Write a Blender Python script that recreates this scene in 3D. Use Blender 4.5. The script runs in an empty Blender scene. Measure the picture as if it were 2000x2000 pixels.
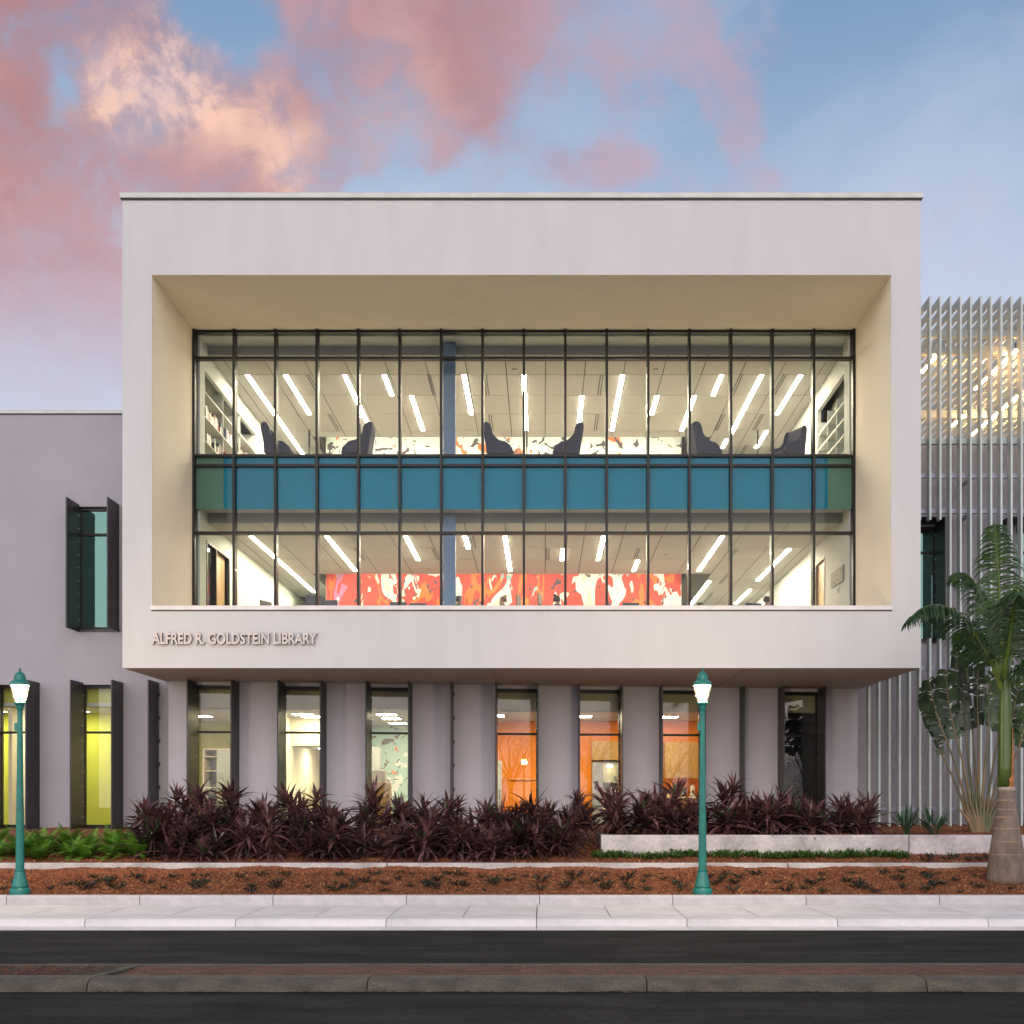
import bpy, math, random
import numpy as np
from mathutils import Matrix, Vector

SC = bpy.context.scene
COL = SC.collection
R = math.radians
RNG = random.Random(7)

# ------------------------------------------------------------------ camera, sky, sun, exposure
F = 2200.0; PX, PY, CH = 1061.0, 1556.0, 2.5
cam_d = bpy.data.cameras.new('camera')
cam = bpy.data.objects.new('camera', cam_d); COL.objects.link(cam)
cam.location = (0, 0, CH); cam.rotation_euler = (R(90), 0, 0)
cam_d.sensor_width = 36; cam_d.lens = 36 * F / 2000
cam_d.shift_x = (1000 - PX) / 2000; cam_d.shift_y = (PY - 1000) / 2000
cam_d.clip_end = 2000
SC.camera = cam
SC.view_settings.view_transform = 'Standard'; SC.view_settings.look = 'None'
SC.view_settings.exposure = 0.25; SC.view_settings.gamma = 1.0
SC.view_settings.use_curve_mapping = False
SC.cycles.use_denoising = True
SC.cycles.max_bounces = 10; SC.cycles.diffuse_bounces = 6; SC.cycles.glossy_bounces = 4
SC.cycles.transparent_max_bounces = 24; SC.cycles.transmission_bounces = 6
SC.cycles.sample_clamp_indirect = 6.0
SC.cycles.caustics_reflective = False; SC.cycles.caustics_refractive = False

SUN_AZ, SUN_EL = R(184), R(26.0)          # compass azimuth from +Y clockwise: behind the camera


def pxdir(px, py):
    return Vector(((px - PX) / F, 1.0, (PY - py) / F)).normalized()


def make_world():
    w = bpy.data.worlds.new('World'); SC.world = w; w.use_nodes = True
    nt = w.node_tree; nt.nodes.clear(); L = nt.links

    def n(t, **k):
        nd = nt.nodes.new(t)
        for a, b in k.items():
            setattr(nd, a, b)
        return nd

    def put(sock, v):
        if isinstance(v, bpy.types.NodeSocket):
            L.new(v, sock)
        else:
            sock.default_value = v

    def m(op, a, b=0.0, c=None, clamp=False):
        nd = n('ShaderNodeMath', operation=op, use_clamp=clamp)
        put(nd.inputs[0], a); put(nd.inputs[1], b)
        if c is not None:
            put(nd.inputs[2], c)
        return nd.outputs[0]

    def vm(op, a, b):
        nd = n('ShaderNodeVectorMath', operation=op)
        put(nd.inputs[0], a); put(nd.inputs[1], b)
        return nd

    def smooth(v, a, b, lo=0.0, hi=1.0):
        nd = n('ShaderNodeMapRange', interpolation_type='SMOOTHSTEP')
        put(nd.inputs['Value'], v); nd.inputs['From Min'].default_value = a; nd.inputs['From Max'].default_value = b
        nd.inputs['To Min'].default_value = lo; nd.inputs['To Max'].default_value = hi
        return nd.outputs[0]

    def mix(f, a, b):
        nd = n('ShaderNodeMix', data_type='RGBA')
        put(nd.inputs[0], f)
        put(nd.inputs[6], a if isinstance(a, bpy.types.NodeSocket) else (*a, 1))
        put(nd.inputs[7], b if isinstance(b, bpy.types.NodeSocket) else (*b, 1))
        return nd.outputs[2]

    tc = n('ShaderNodeTexCoord')
    d = vm('NORMALIZE', tc.outputs['Generated'], (0, 0, 0)).outputs[0]
    sep = n('ShaderNodeSeparateXYZ'); L.new(d, sep.inputs[0])
    dx, dy, dz = sep.outputs

    def noise(scale, detail=6.0, rough=0.55, dist=0.0, off=(0, 0, 0), sc=(1, 1, 1)):
        mp = n('ShaderNodeMapping'); L.new(d, mp.inputs[0])
        mp.inputs['Location'].default_value = off; mp.inputs['Scale'].default_value = sc
        t = n('ShaderNodeTexNoise')
        L.new(mp.outputs[0], t.inputs['Vector'])
        t.inputs['Scale'].default_value = scale; t.inputs['Detail'].default_value = detail
        t.inputs['Roughness'].default_value = rough; t.inputs['Distortion'].default_value = dist
        return t.outputs[0]

    sky = n('ShaderNodeTexSky', sky_type='NISHITA')
    sky.sun_disc = False; sky.sun_elevation = SUN_EL; sky.sun_rotation = SUN_AZ
    sky.air_density = 1.0; sky.dust_density = 0.6; sky.ozone_density = 3.0
    sk = sky.outputs[0]
    # twilight haze brightens towards the horizon all round
    K = 10.0     # everything below is radiance x 10, the background strength is 0.1
    rgb = lambda r, g, b_: (K * r * 0.86, K * g * 0.86, K * b_ * 0.86)
    grad = smooth(dz, 0.26, 0.68)
    clear = mix(grad, rgb(0.62, 0.69, 0.83), rgb(0.125, 0.275, 0.50))
    base = mix(0.93, sk, clear)
    # thin pale veil, thicker low down
    veil = smooth(noise(3.4, 5, 0.55, 0.5, (3, 1, 2), (1, 1, 1.5)), 0.36, 0.70)
    veil = m('MULTIPLY', veil, smooth(dz, 0.56, 0.30, 0.35, 0.85))
    base = mix(veil, base, rgb(0.60, 0.66, 0.81))

    # pink clouds: a few large banks plus scattered cloud over the rest of the dome
    n1 = noise(7.0, 10, 0.60, 0.35, (0.3, 0.1, 0.7), (1, 1, 1.1))
    n2 = noise(19.0, 10, 0.66, 0.5, (5.3, 1.1, 2.7))
    nb = noise(1.9, 4, 0.5, 0.2, (1.7, 4.4, 9.1))

    wn = n('ShaderNodeTexNoise'); L.new(d, wn.inputs['Vector']); wn.inputs['Scale'].default_value = 9.0; wn.inputs['Detail'].default_value = 5.0; wn.inputs['Roughness'].default_value = 0.55
    wo_ = vm('SUBTRACT', wn.outputs['Color'], (0.5, 0.5, 0.5)).outputs[0]
    wsc = n('ShaderNodeVectorMath', operation='SCALE'); L.new(wo_, wsc.inputs[0]); wsc.inputs['Scale'].default_value = 0.13
    dw = vm('ADD', d, wsc.outputs[0]).outputs[0]

    def lobe_sum(items):
        tot = None
        for px, py, r, wgt in items:
            ln = vm('DISTANCE', dw, tuple(pxdir(px, py))).outputs['Value']
            s = m('MULTIPLY', smooth(ln, 0.0, r, 1.0, 0.0), wgt)
            tot = s if tot is None else m('ADD', tot, s)
        return tot
    # (px, py, radius, weight): where the banks stand in the sky (as directions)
    banks = lobe_sum([(20, 80, .30, 1.1), (30, 320, .26, 1.0), (300, 190, .17, .9), (430, 310, .14, .9), (560, 320, .10, 1.0), (600, 200, .10, .55), (200, 420, .18, .8), (120, 520, .20, .9), (20, 560, .16, .8),
                      (860, 20, .16, 1.15), (780, 120, .10, .7), (890, 150, .08, .75), (1030, 40, .09, .5), (640, 60, .05, .5),
                      (1215, 40, .085, .95), (1225, 110, .06, .6), (1395, 95, .065, .85), (1440, 145, .055, .7), (1350, 120, .04, .5), (1145, 300, .05, .8), (1175, 335, .04, .6), (1515, 300, .045, .7), (1280, 250, .02, .4), (1340, 30, .05, .4)])
    holes = lobe_sum([(500, 50, .06, 1.0), (430, 40, .05, .8), (350, 20, .04, .3), (168, 172, .03, .8), (640, 5, .03, .6), (1110, 150, .05, .6), (1300, 190, .05, .4), (780, 330, .12, .9)])
    scat = smooth(nb, 0.50, 0.72, 0.0, 0.8)
    front = smooth(dy, 0.45, 0.75)
    dens = m('ADD', m('SUBTRACT', m('MINIMUM', m('MULTIPLY', banks, 0.9), 0.95), m('MULTIPLY', holes, 0.7)), m('MULTIPLY', scat, m('SUBTRACT', 1.0, front)))
    dens = m('ADD', dens, m('MULTIPLY', m('SUBTRACT', n1, 0.5), 2.0))
    dens = m('ADD', dens, m('MULTIPLY', m('SUBTRACT', n2, 0.5), 1.5))
    mask = smooth(dens, 0.05, 1.15)
    mask = m('MULTIPLY', mask, smooth(dz, 0.25, 0.45, 0.10, 0.95))
    # cloud colour: salmon high up, mauve lower, peach where the low sun catches the tops
    lit = smooth(m('ADD', m('MULTIPLY', n2, 0.4), m('MULTIPLY', noise(5.5, 6, 0.5, 0.4, (2.2, 7.1, 0.4)), 0.6)), 0.40, 0.62)
    core = lobe_sum([(310, 130, .075, 1.0), (370, 210, .075, 1.0), (300, 220, .05, .6), (530, 300, .06, .55), (580, 340, .04, .5), (800, 150, .07, .25)])
    core = m('MINIMUM', m('MULTIPLY', core, smooth(m('ADD', m('MULTIPLY', n2, 0.6), m('MULTIPLY', n1, 0.4)), 0.36, 0.58)), 1.0)
    warm = smooth(dz, 0.36, 0.52)
    ccol = mix(warm, rgb(0.56, 0.43, 0.55), rgb(0.46, 0.235, 0.25))
    ccol = mix(smooth(vm('DISTANCE', d, tuple(pxdir(-60, 120))).outputs['Value'], .05, .32, .75, 0.0), ccol, rgb(0.47, 0.18, 0.155))
    ccol = mix(m('MULTIPLY', lit, 0.5), ccol, rgb(0.66, 0.42, 0.46))
    ccol = mix(m('MULTIPLY', core, 0.95), ccol, rgb(1.0, 0.62, 0.48))
    right = smooth(dx, -0.08, 0.10)
    ccol = mix(m('MULTIPLY', right, 0.65), ccol, rgb(0.57, 0.42, 0.52))
    mask = m('MULTIPLY', mask, m('SUBTRACT', 1.0, m('MULTIPLY', right, 0.22)))
    out = mix(mask, base, ccol)
    # afterglow round the low sun behind the camera
    sd = (math.sin(SUN_AZ) * math.cos(SUN_EL), math.cos(SUN_AZ) * math.cos(SUN_EL), math.sin(SUN_EL))
    glow = smooth(vm('DOT_PRODUCT', d, sd).outputs['Value'], -0.15, 1.0)
    glow = m('MULTIPLY', glow, smooth(dz, 0.75, -0.05))
    out = mix(m('MULTIPLY', glow, 0.8), out, tuple(K * c for c in (1.55, 1.34, 1.28)))
    bg = n('ShaderNodeBackground'); bg.inputs['Strength'].default_value = 0.1
    L.new(out, bg.inputs[0])
    wo = n('ShaderNodeOutputWorld'); L.new(bg.outputs[0], wo.inputs[0])


make_world()
sun_d = bpy.data.lights.new('sun', 'SUN'); sun_d.energy = 1.95; sun_d.angle = R(75); sun_d.color = (1.0, 0.93, 0.92)
sun = bpy.data.objects.new('sun', sun_d); COL.objects.link(sun)
sun_dir = Vector((math.sin(SUN_AZ) * math.cos(SUN_EL), math.cos(SUN_AZ) * math.cos(SUN_EL), math.sin(SUN_EL)))
sun.rotation_euler = sun_dir.to_track_quat('Z', 'Y').to_euler(); sun.location = sun_dir * 60


# ------------------------------------------------------------------ helpers
class MB:
    def __init__(s):
        s.v = []; s.f = []

    def box(s, x0, x1, y0, y1, z0, z1):
        b = len(s.v)
        s.v += [(x0, y0, z0), (x1, y0, z0), (x1, y1, z0), (x0, y1, z0), (x0, y0, z1), (x1, y0, z1), (x1, y1, z1), (x0, y1, z1)]
        s.f += [tuple(b + i for i in q) for q in ((3, 2, 1, 0), (4, 5, 6, 7), (0, 1, 5, 4), (1, 2, 6, 5), (2, 3, 7, 6), (3, 0, 4, 7))]
        return s

    def prism(s, poly, z0, z1):
        """poly: counter-clockwise xy outline, extruded from z0 to z1"""
        b = len(s.v); n = len(poly)
        s.v += [(x, y, z0) for x, y in poly] + [(x, y, z1) for x, y in poly]
        s.f.append(tuple(b + i for i in reversed(range(n)))); s.f.append(tuple(b + n + i for i in range(n)))
        for i in range(n):
            j = (i + 1) % n
            s.f.append((b + i, b + j, b + n + j, b + n + i))
        return s

    def prof(s, poly, x0, x1):
        """poly: yz outline (counter-clockwise seen from +x), extruded along x"""
        b = len(s.v); n = len(poly)
        s.v += [(x0, y, z) for y, z in poly] + [(x1, y, z) for y, z in poly]
        s.f.append(tuple(b + i for i in reversed(range(n)))); s.f.append(tuple(b + n + i for i in range(n)))
        for i in range(n):
            j = (i + 1) % n
            s.f.append((b + i, b + j, b + n + j, b + n + i))
        return s

    def profy(s, poly, y0, y1):
        """poly: xz outline, extruded along y"""
        b = len(s.v); n = len(poly)
        s.v += [(x, y0, z) for x, z in poly] + [(x, y1, z) for x, z in poly]
        s.f.append(tuple(b + i for i in range(n))); s.f.append(tuple(b + n + i for i in reversed(range(n))))
        for i in range(n):
            j = (i + 1) % n
            s.f.append((b + i, b + n + i, b + n + j, b + j))
        return s

    def lathe(s, prof, n=24, flute=0.0, nf=12, c=(0, 0), caps=True):
        b = len(s.v)
        for r, z in prof:
            for i in range(n):
                a = 2 * math.pi * i / n
                rr = r * (1 - flute * (0.5 + 0.5 * math.cos(nf * a))) if flute else r
                s.v.append((c[0] + rr * math.cos(a), c[1] + rr * math.sin(a), z))
        for k in range(len(prof) - 1):
            for i in range(n):
                j = (i + 1) % n
                s.f.append((b + k * n + i, b + k * n + j, b + (k + 1) * n + j, b + (k + 1) * n + i))
        if caps:
            s.f.append(tuple(b + i for i in reversed(range(n))))
            s.f.append(tuple(b + (len(prof) - 1) * n + i for i in range(n)))
        return s

    def tube(s, pts, rad, n=8):
        pts = [Vector(p) for p in pts]
        b = len(s.v); m = len(pts)
        for k, p in enumerate(pts):
            t = (pts[min(k + 1, m - 1)] - pts[max(k - 1, 0)]).normalized()
            u = t.cross(Vector((0, 1, 0.01)))
            if u.length < 1e-3:
                u = t.cross(Vector((1, 0, 0)))
            u.normalize(); w = t.cross(u)
            r = rad[k] if isinstance(rad, (list, tuple)) else rad
            for i in range(n):
                a = 2 * math.pi * i / n
                s.v.append(tuple(p + u * (r * math.cos(a)) + w * (r * math.sin(a))))
        for k in range(m - 1):
            for i in range(n):
                j = (i + 1) % n
                s.f.append((b + k * n + i, b + k * n + j, b + (k + 1) * n + j, b + (k + 1) * n + i))
        s.f.append(tuple(b + i for i in range(n))); s.f.append(tuple(b + (m - 1) * n + i for i in reversed(range(n))))
        return s

    def mesh(s, name, mat=None, smooth=False):
        me = bpy.data.meshes.new(name); me.from_pydata([tuple(p) for p in s.v], [], s.f)
        me.validate(); me.update()
        if mat:
            me.materials.append(mat)
        if smooth:
            me.polygons.foreach_set('use_smooth', [True] * len(me.polygons))
        return me

    def build(s, name, mat, parent=None, smooth=False, bevel=0.0):
        o = link(name, s.mesh(name, mat, smooth), parent)
        if bevel:
            bv = o.modifiers.new('bevel', 'BEVEL'); bv.width = bevel; bv.segments = 2; bv.limit_method = 'ANGLE'
        return o


def link(name, me, parent=None):
    o = bpy.data.objects.new(name, me); COL.objects.link(o)
    if parent is not None:
        o.parent = parent
        if parent.type == 'EMPTY':
            o.matrix_parent_inverse = Matrix.Translation(-Vector(parent.location))
    return o


def tag(o, label=None, cat=None, group=None, kind=None):
    if label: o['label'] = label
    if cat: o['category'] = cat
    if group: o['group'] = group
    if kind: o['kind'] = kind
    return o


def thing(name, label, cat, loc=(0, 0, 0), group=None):
    o = bpy.data.objects.new(name, None); COL.objects.link(o); o.location = loc
    o.empty_display_size = 0.2
    return tag(o, label, cat, group)


def copy_tree(o, parent=None):
    c = o.copy(); COL.objects.link(c)
    if parent is not None:
        inv = o.matrix_parent_inverse.copy()
        c.parent = parent; c.matrix_parent_inverse = inv
    for ch in list(o.children):
        copy_tree(ch, c)
    return c


# ------------------------------------------------------------------ materials
MATS = {}


def pbr(name, col, rough=0.6, metal=0.0, var=0.0, vscale=3.0, bump=0.0, bscale=60.0, col2=None, rnd=0.0, spec=0.5, transl=0.0,
        coords='Object', stretch=(1, 1, 1), lo=0.35, hi=0.68, fine=0.0, fscale=80.0):
    if name in MATS:
        return MATS[name]
    ma = bpy.data.materials.new(name); ma.use_nodes = True
    nt = ma.node_tree; L = nt.links; bs = nt.nodes['Principled BSDF']
    bs.inputs['Roughness'].default_value = rough; bs.inputs['Metallic'].default_value = metal
    bs.inputs['Specular IOR Level'].default_value = spec
    c = (*col, 1)
    if var or col2 or bump or rnd or fine:
        tc = nt.nodes.new('ShaderNodeTexCoord'); mp = nt.nodes.new('ShaderNodeMapping')
        mp.inputs['Scale'].default_value = stretch
        L.new(tc.outputs[coords], mp.inputs[0])
        cur = None
        if var or col2:
            nz = nt.nodes.new('ShaderNodeTexNoise'); nz.inputs['Scale'].default_value = vscale
            nz.inputs['Detail'].default_value = 7; nz.inputs['Roughness'].default_value = 0.6
            L.new(mp.outputs[0], nz.inputs['Vector'])
            mr = nt.nodes.new('ShaderNodeMapRange'); mr.inputs['From Min'].default_value = lo; mr.inputs['From Max'].default_value = hi
            L.new(nz.outputs[0], mr.inputs[0])
            mx = nt.nodes.new('ShaderNodeMix'); mx.data_type = 'RGBA'
            L.new(mr.outputs[0], mx.inputs[0])
            mx.inputs[6].default_value = tuple(x * (1 - var) for x in col) + (1,)
            mx.inputs[7].default_value = (*col2, 1) if col2 else tuple(min(1, x * (1 + var)) for x in col) + (1,)
            cur = mx.outputs[2]
        if fine:
            nz = nt.nodes.new('ShaderNodeTexNoise'); nz.inputs['Scale'].default_value = fscale; nz.inputs['Detail'].default_value = 3
            L.new(mp.outputs[0], nz.inputs['Vector'])
            mr = nt.nodes.new('ShaderNodeMapRange'); mr.inputs['From Min'].default_value = 0.3; mr.inputs['From Max'].default_value = 0.7
            mr.inputs['To Min'].default_value = 1 - fine; mr.inputs['To Max'].default_value = 1 + fine
            L.new(nz.outputs[0], mr.inputs[0])
            mx = nt.nodes.new('ShaderNodeVectorMath'); mx.operation = 'SCALE'
            if cur is None: mx.inputs[0].default_value = col
            else: L.new(cur, mx.inputs[0])
            L.new(mr.outputs[0], mx.inputs['Scale']); cur = mx.outputs[0]
        if rnd:
            oi = nt.nodes.new('ShaderNodeObjectInfo')
            mr = nt.nodes.new('ShaderNodeMapRange'); mr.inputs['To Min'].default_value = 1 - rnd; mr.inputs['To Max'].default_value = 1 + rnd
            L.new(oi.outputs['Random'], mr.inputs[0])
            mx = nt.nodes.new('ShaderNodeVectorMath'); mx.operation = 'SCALE'
            if cur is None: mx.inputs[0].default_value = col
            else: L.new(cur, mx.inputs[0])
            L.new(mr.outputs[0], mx.inputs['Scale']); cur = mx.outputs[0]
        if cur is None: bs.inputs['Base Color'].default_value = c
        else: L.new(cur, bs.inputs['Base Color'])
        if bump:
            nz = nt.nodes.new('ShaderNodeTexNoise'); nz.inputs['Scale'].default_value = bscale; nz.inputs['Detail'].default_value = 4
            L.new(mp.outputs[0], nz.inputs['Vector'])
            bp = nt.nodes.new('ShaderNodeBump'); bp.inputs['Strength'].default_value = bump; bp.inputs['Distance'].default_value = 0.02
            L.new(nz.outputs[0], bp.inputs['Height']); L.new(bp.outputs[0], bs.inputs['Normal'])
    else:
        bs.inputs['Base Color'].default_value = c
    if transl:
        tr = nt.nodes.new('ShaderNodeBsdfTranslucent'); ms = nt.nodes.new('ShaderNodeMixShader'); ms.inputs[0].default_value = transl
        src = bs.inputs['Base Color']
        if src.is_linked: L.new(src.links[0].from_socket, tr.inputs[0])
        else: tr.inputs[0].default_value = c
        L.new(bs.outputs[0], ms.inputs[1]); L.new(tr.outputs[0], ms.inputs[2])
        L.new(ms.outputs[0], nt.nodes['Material Output'].inputs[0])
    MATS[name] = ma
    return ma


def emit(name, col, strength):
    if name in MATS:
        return MATS[name]
    ma = bpy.data.materials.new(name); ma.use_nodes = True; nt = ma.node_tree; nt.nodes.clear()
    e = nt.nodes.new('ShaderNodeEmission'); e.inputs[0].default_value = (*col, 1); e.inputs[1].default_value = strength
    o = nt.nodes.new('ShaderNodeOutputMaterial'); nt.links.new(e.outputs[0], o.inputs[0])
    MATS[name] = ma
    return ma


def glass(name, tint=(0.93, 0.97, 0.95), refl=0.05, rough=0.0, gcol=(1, 1, 1)):
    """thin clear pane: straight-through transmission plus Schlick reflection"""
    if name in MATS:
        return MATS[name]
    ma = bpy.data.materials.new(name); ma.use_nodes = True; nt = ma.node_tree; nt.nodes.clear(); L = nt.links
    t = nt.nodes.new('ShaderNodeBsdfTransparent'); t.inputs[0].default_value = (*tint, 1)
    g = nt.nodes.new('ShaderNodeBsdfGlossy'); g.inputs['Roughness'].default_value = rough; g.inputs[0].default_value = (*gcol, 1)
    lw = nt.nodes.new('ShaderNodeLayerWeight'); lw.inputs[0].default_value = 0.5
    p = nt.nodes.new('ShaderNodeMath'); p.operation = 'POWER'; p.inputs[1].default_value = 5
    L.new(lw.outputs['Facing'], p.inputs[0])
    a = nt.nodes.new('ShaderNodeMath'); a.operation = 'MULTIPLY_ADD'; a.inputs[1].default_value = 1 - refl; a.inputs[2].default_value = refl
    L.new(p.outputs[0], a.inputs[0])
    ms = nt.nodes.new('ShaderNodeMixShader'); L.new(a.outputs[0], ms.inputs[0]); L.new(t.outputs[0], ms.inputs[1]); L.new(g.outputs[0], ms.inputs[2])
    o = nt.nodes.new('ShaderNodeOutputMaterial'); L.new(ms.outputs[0], o.inputs[0])
    MATS[name] = ma
    return ma


def ramp_mat(name, stops, scale, detail=4, rough=0.6, dist=0.0, stretch=(1, 1, 1), off=(0, 0, 0), splat=None, constant=True):
    """flat printed artwork: hard-edged colour areas from distorted noise, with splashes on top"""
    ma = bpy.data.materials.new(name); ma.use_nodes = True; nt = ma.node_tree; L = nt.links; bs = nt.nodes['Principled BSDF']
    bs.inputs['Roughness'].default_value = rough
    tc = nt.nodes.new('ShaderNodeTexCoord'); mp = nt.nodes.new('ShaderNodeMapping'); mp.inputs['Scale'].default_value = stretch
    mp.inputs['Location'].default_value = off
    L.new(tc.outputs['Object'], mp.inputs[0])
    nz = nt.nodes.new('ShaderNodeTexNoise'); nz.inputs['Scale'].default_value = scale; nz.inputs['Detail'].default_value = detail
    nz.inputs['Distortion'].default_value = dist
    L.new(mp.outputs[0], nz.inputs['Vector'])
    cr = nt.nodes.new('ShaderNodeValToRGB'); cr.color_ramp.interpolation = 'CONSTANT' if constant else 'LINEAR'
    el = cr.color_ramp.elements
    el[0].position = stops[0][0]; el[0].color = (*stops[0][1], 1)
    el[1].position = stops[1][0]; el[1].color = (*stops[1][1], 1)
    for p, c in stops[2:]:
        e = el.new(p); e.color = (*c, 1)
    L.new(nz.outputs[0], cr.inputs[0]); cur = cr.outputs[0]
    for k, (sc, lo_, col, o2) in enumerate(splat or []):
        m2 = nt.nodes.new('ShaderNodeMapping'); m2.inputs['Location'].default_value = o2; m2.inputs['Scale'].default_value = stretch
        L.new(tc.outputs['Object'], m2.inputs[0])
        z = nt.nodes.new('ShaderNodeTexNoise'); z.inputs['Scale'].default_value = sc; z.inputs['Detail'].default_value = 3; z.inputs['Distortion'].default_value = 1.4
        L.new(m2.outputs[0], z.inputs['Vector'])
        g = nt.nodes.new('ShaderNodeMath'); g.operation = 'GREATER_THAN'; g.inputs[1].default_value = lo_
        L.new(z.outputs[0], g.inputs[0])
        mx = nt.nodes.new('ShaderNodeMix'); mx.data_type = 'RGBA'; L.new(g.outputs[0], mx.inputs[0]); L.new(cur, mx.inputs[6])
        mx.inputs[7].default_value = (*col, 1); cur = mx.outputs[2]
    L.new(cur, bs.inputs['Base Color'])
    return ma


STUCCO = pbr('white stucco', (0.525, 0.508, 0.50), 0.9, var=0.035, stretch=(1.6, 1.6, .35), vscale=0.8, bump=0.25, bscale=90, fine=0.03, fscale=30, spec=0.2)
STUCCO_IN = pbr('glow-tinted stucco', (0.86, 0.77, 0.60), 0.9, var=0.02, vscale=0.8, bump=0.25, bscale=90, fine=0.03, fscale=30, spec=0.2)  # front stucco made paler and creamier: warm room glow put into the colour
LAV = pbr('lavender grey stucco', (0.335, 0.315, 0.345), 0.9, var=0.04, vscale=0.6, bump=0.25, bscale=90, fine=0.03, fscale=30, spec=0.2)
LAVG = pbr('lightened lavender stucco', (0.56, 0.525, 0.575), 0.9, var=0.04, vscale=0.6, bump=0.25, bscale=90, fine=0.03, fscale=30, spec=0.2)  # the wing's lavender lightened: light under the overhang is put into the colour
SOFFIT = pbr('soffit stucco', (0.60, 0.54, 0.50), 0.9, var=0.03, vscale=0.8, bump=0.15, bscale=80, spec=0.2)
COPING = pbr('grey coping metal', (0.42, 0.42, 0.39), 0.5, 0.3, var=0.1, vscale=2, stretch=(1, 1, 4))
SILLM = pbr('sill flashing', (0.62, 0.57, 0.54), 0.55, 0.2, var=0.08, vscale=2)
BRONZE = pbr('dark bronze aluminium', (0.013, 0.010, 0.009), 0.45, 0.0, var=0.15, vscale=4, spec=0.3)
FIN = pbr('charcoal fin metal', (0.030, 0.029, 0.031), 0.42, 0.2, var=0.15, vscale=2)
BOLT = pbr('bracket metal', (0.35, 0.33, 0.30), 0.35, 0.8)
GLASS = glass('clear glass', (0.98, 0.99, 0.985), 0.007)
GLASS_G = glass('window glass', (0.965, 0.98, 0.97), 0.022)
SPAN = pbr('blue spandrel panel', (0.003, 0.135, 0.215), 0.85, spec=0.1, var=0.05, vscale=1.5)
SPAN_G = pbr('green spandrel panel', (0.085, 0.17, 0.125), 0.7, spec=0.1, var=0.08, vscale=1.5)
WHITEP = pbr('white wall paint', (0.44, 0.46, 0.44), 0.85, var=0.02, vscale=2)
BEAMP = pbr('grey bulkhead paint', (0.22, 0.235, 0.23), 0.8, var=0.03, vscale=2)
TILE = pbr('ceiling tile', (0.43, 0.42, 0.40), 0.9, var=0.02, vscale=6, rnd=0.025)
GRID = pbr('ceiling joint', (0.06, 0.055, 0.045), 0.9, var=0.05)
CARPET = pbr('interior floor', (0.26, 0.245, 0.21), 0.9, var=0.1, vscale=6)
COLP = pbr('slate blue paint', (0.10, 0.17, 0.27), 0.6, var=0.04, vscale=2)
SLOT = pbr('dark slot', (0.03, 0.03, 0.03), 0.6, var=0.1)
LIGHTM = emit('lit diffuser', (1.0, 0.86, 0.63), 112.0)
COVE = emit('lit cove strip', (1.0, 0.90, 0.72), 18.0)
PANELL = emit('lit troffer', (1.0, 0.86, 0.58), 52.0)
WARML = emit('warm lit strip', (1.0, 0.56, 0.20), 430.0)
CONC = pbr('concrete', (0.50, 0.465, 0.46), 0.85, var=0.12, vscale=2.2, bump=0.25, bscale=40, fine=0.07, fscale=35, rnd=0.04)
CONC_W = pbr('cast concrete wall', (0.42, 0.385, 0.38), 0.85, var=0.28, vscale=1.6, bump=0.3, bscale=30, fine=0.12, fscale=14, rnd=0.05, lo=0.3, hi=0.62)
CONC_L = pbr('pale sidewalk concrete', (0.66, 0.605, 0.58), 0.85, var=0.14, vscale=0.9, bump=0.15, bscale=60, fine=0.05, fscale=60, rnd=0.035)
CONC_O = pbr('weathered kerb concrete', (0.10, 0.082, 0.06), 0.9, var=0.35, vscale=2.5, bump=0.8, bscale=70, fine=0.35, fscale=70, stretch=(.6, 1, 1.6))
ASPH = pbr('asphalt', (0.013, 0.0115, 0.0105), 0.92, var=0.4, col2=(0.031, 0.028, 0.025), vscale=1.1, bump=1.0, bscale=45, fine=0.75, fscale=30, stretch=(0.45, 1.6, 1), spec=0.2)
JOINT = pbr('joint filler', (0.07, 0.06, 0.055), 0.9, var=0.2)


def P(px, py, D):
    return Vector(((px - PX) * D / F, D, CH + (PY - py) * D / F))


def X(px, D): return (px - PX) * D / F
def Z(py, D): return CH + (PY - py) * D / F


# ================================================================== SETTING: ground, road, pavement
def bed_z(x, y):
    """planting bed height: lower mulch bank, then the bank rising to the building"""
    wav = 0.03 * math.sin(x * 1.7 + 0.6) + 0.02 * math.sin(x * 4.1 + y * 2)
    if y < 27.0:
        t = max(0.0, (y - 24.55) / 2.45)
        edge = 0.70 - 0.12 * max(0.0, min(1.0, (-x - 7.5) / 3.5)) + 0.05 * max(0.0, min(1.0, (x - 5) / 3))
        return 0.335 + (edge - 0.335) * t ** 0.9 + wav * t
    if x > 1.5 and y > 28.7:
        return 1.49 + 0.02 * (y - 28.7) + wav * 0.5
    if y < 28.7:
        return 0.86 + (y - 27.2) * 0.135 + wav * 0.6
    return 1.06 + min(0.5, (y - 28.7) * 0.135) + wav * 0.6


def ground_sheet():
    g = MB(); g.v = [(-400, -200, -0.05), (400, -200, -0.05), (400, 600, -0.05), (-400, 600, -0.05)]; g.f = [(0, 1, 2, 3)]
    tag(g.build('ground', pbr('ground soil', (0.10, 0.09, 0.06), 0.95, var=0.3, vscale=0.5)), kind='structure')
    r = MB(); r.v = [(-200, 7, 0), (200, 7, 0), (200, 21.2, 0), (-200, 21.2, 0)]; r.f = [(0, 1, 2, 3)]
    tag(r.build('road', ASPH), kind='structure')
    n = MB().box(-60, 60, -6, 7, -0.04, 0.15)
    tag(n.build('near_sidewalk', CONC_L, bevel=0.02), kind='structure')


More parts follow.
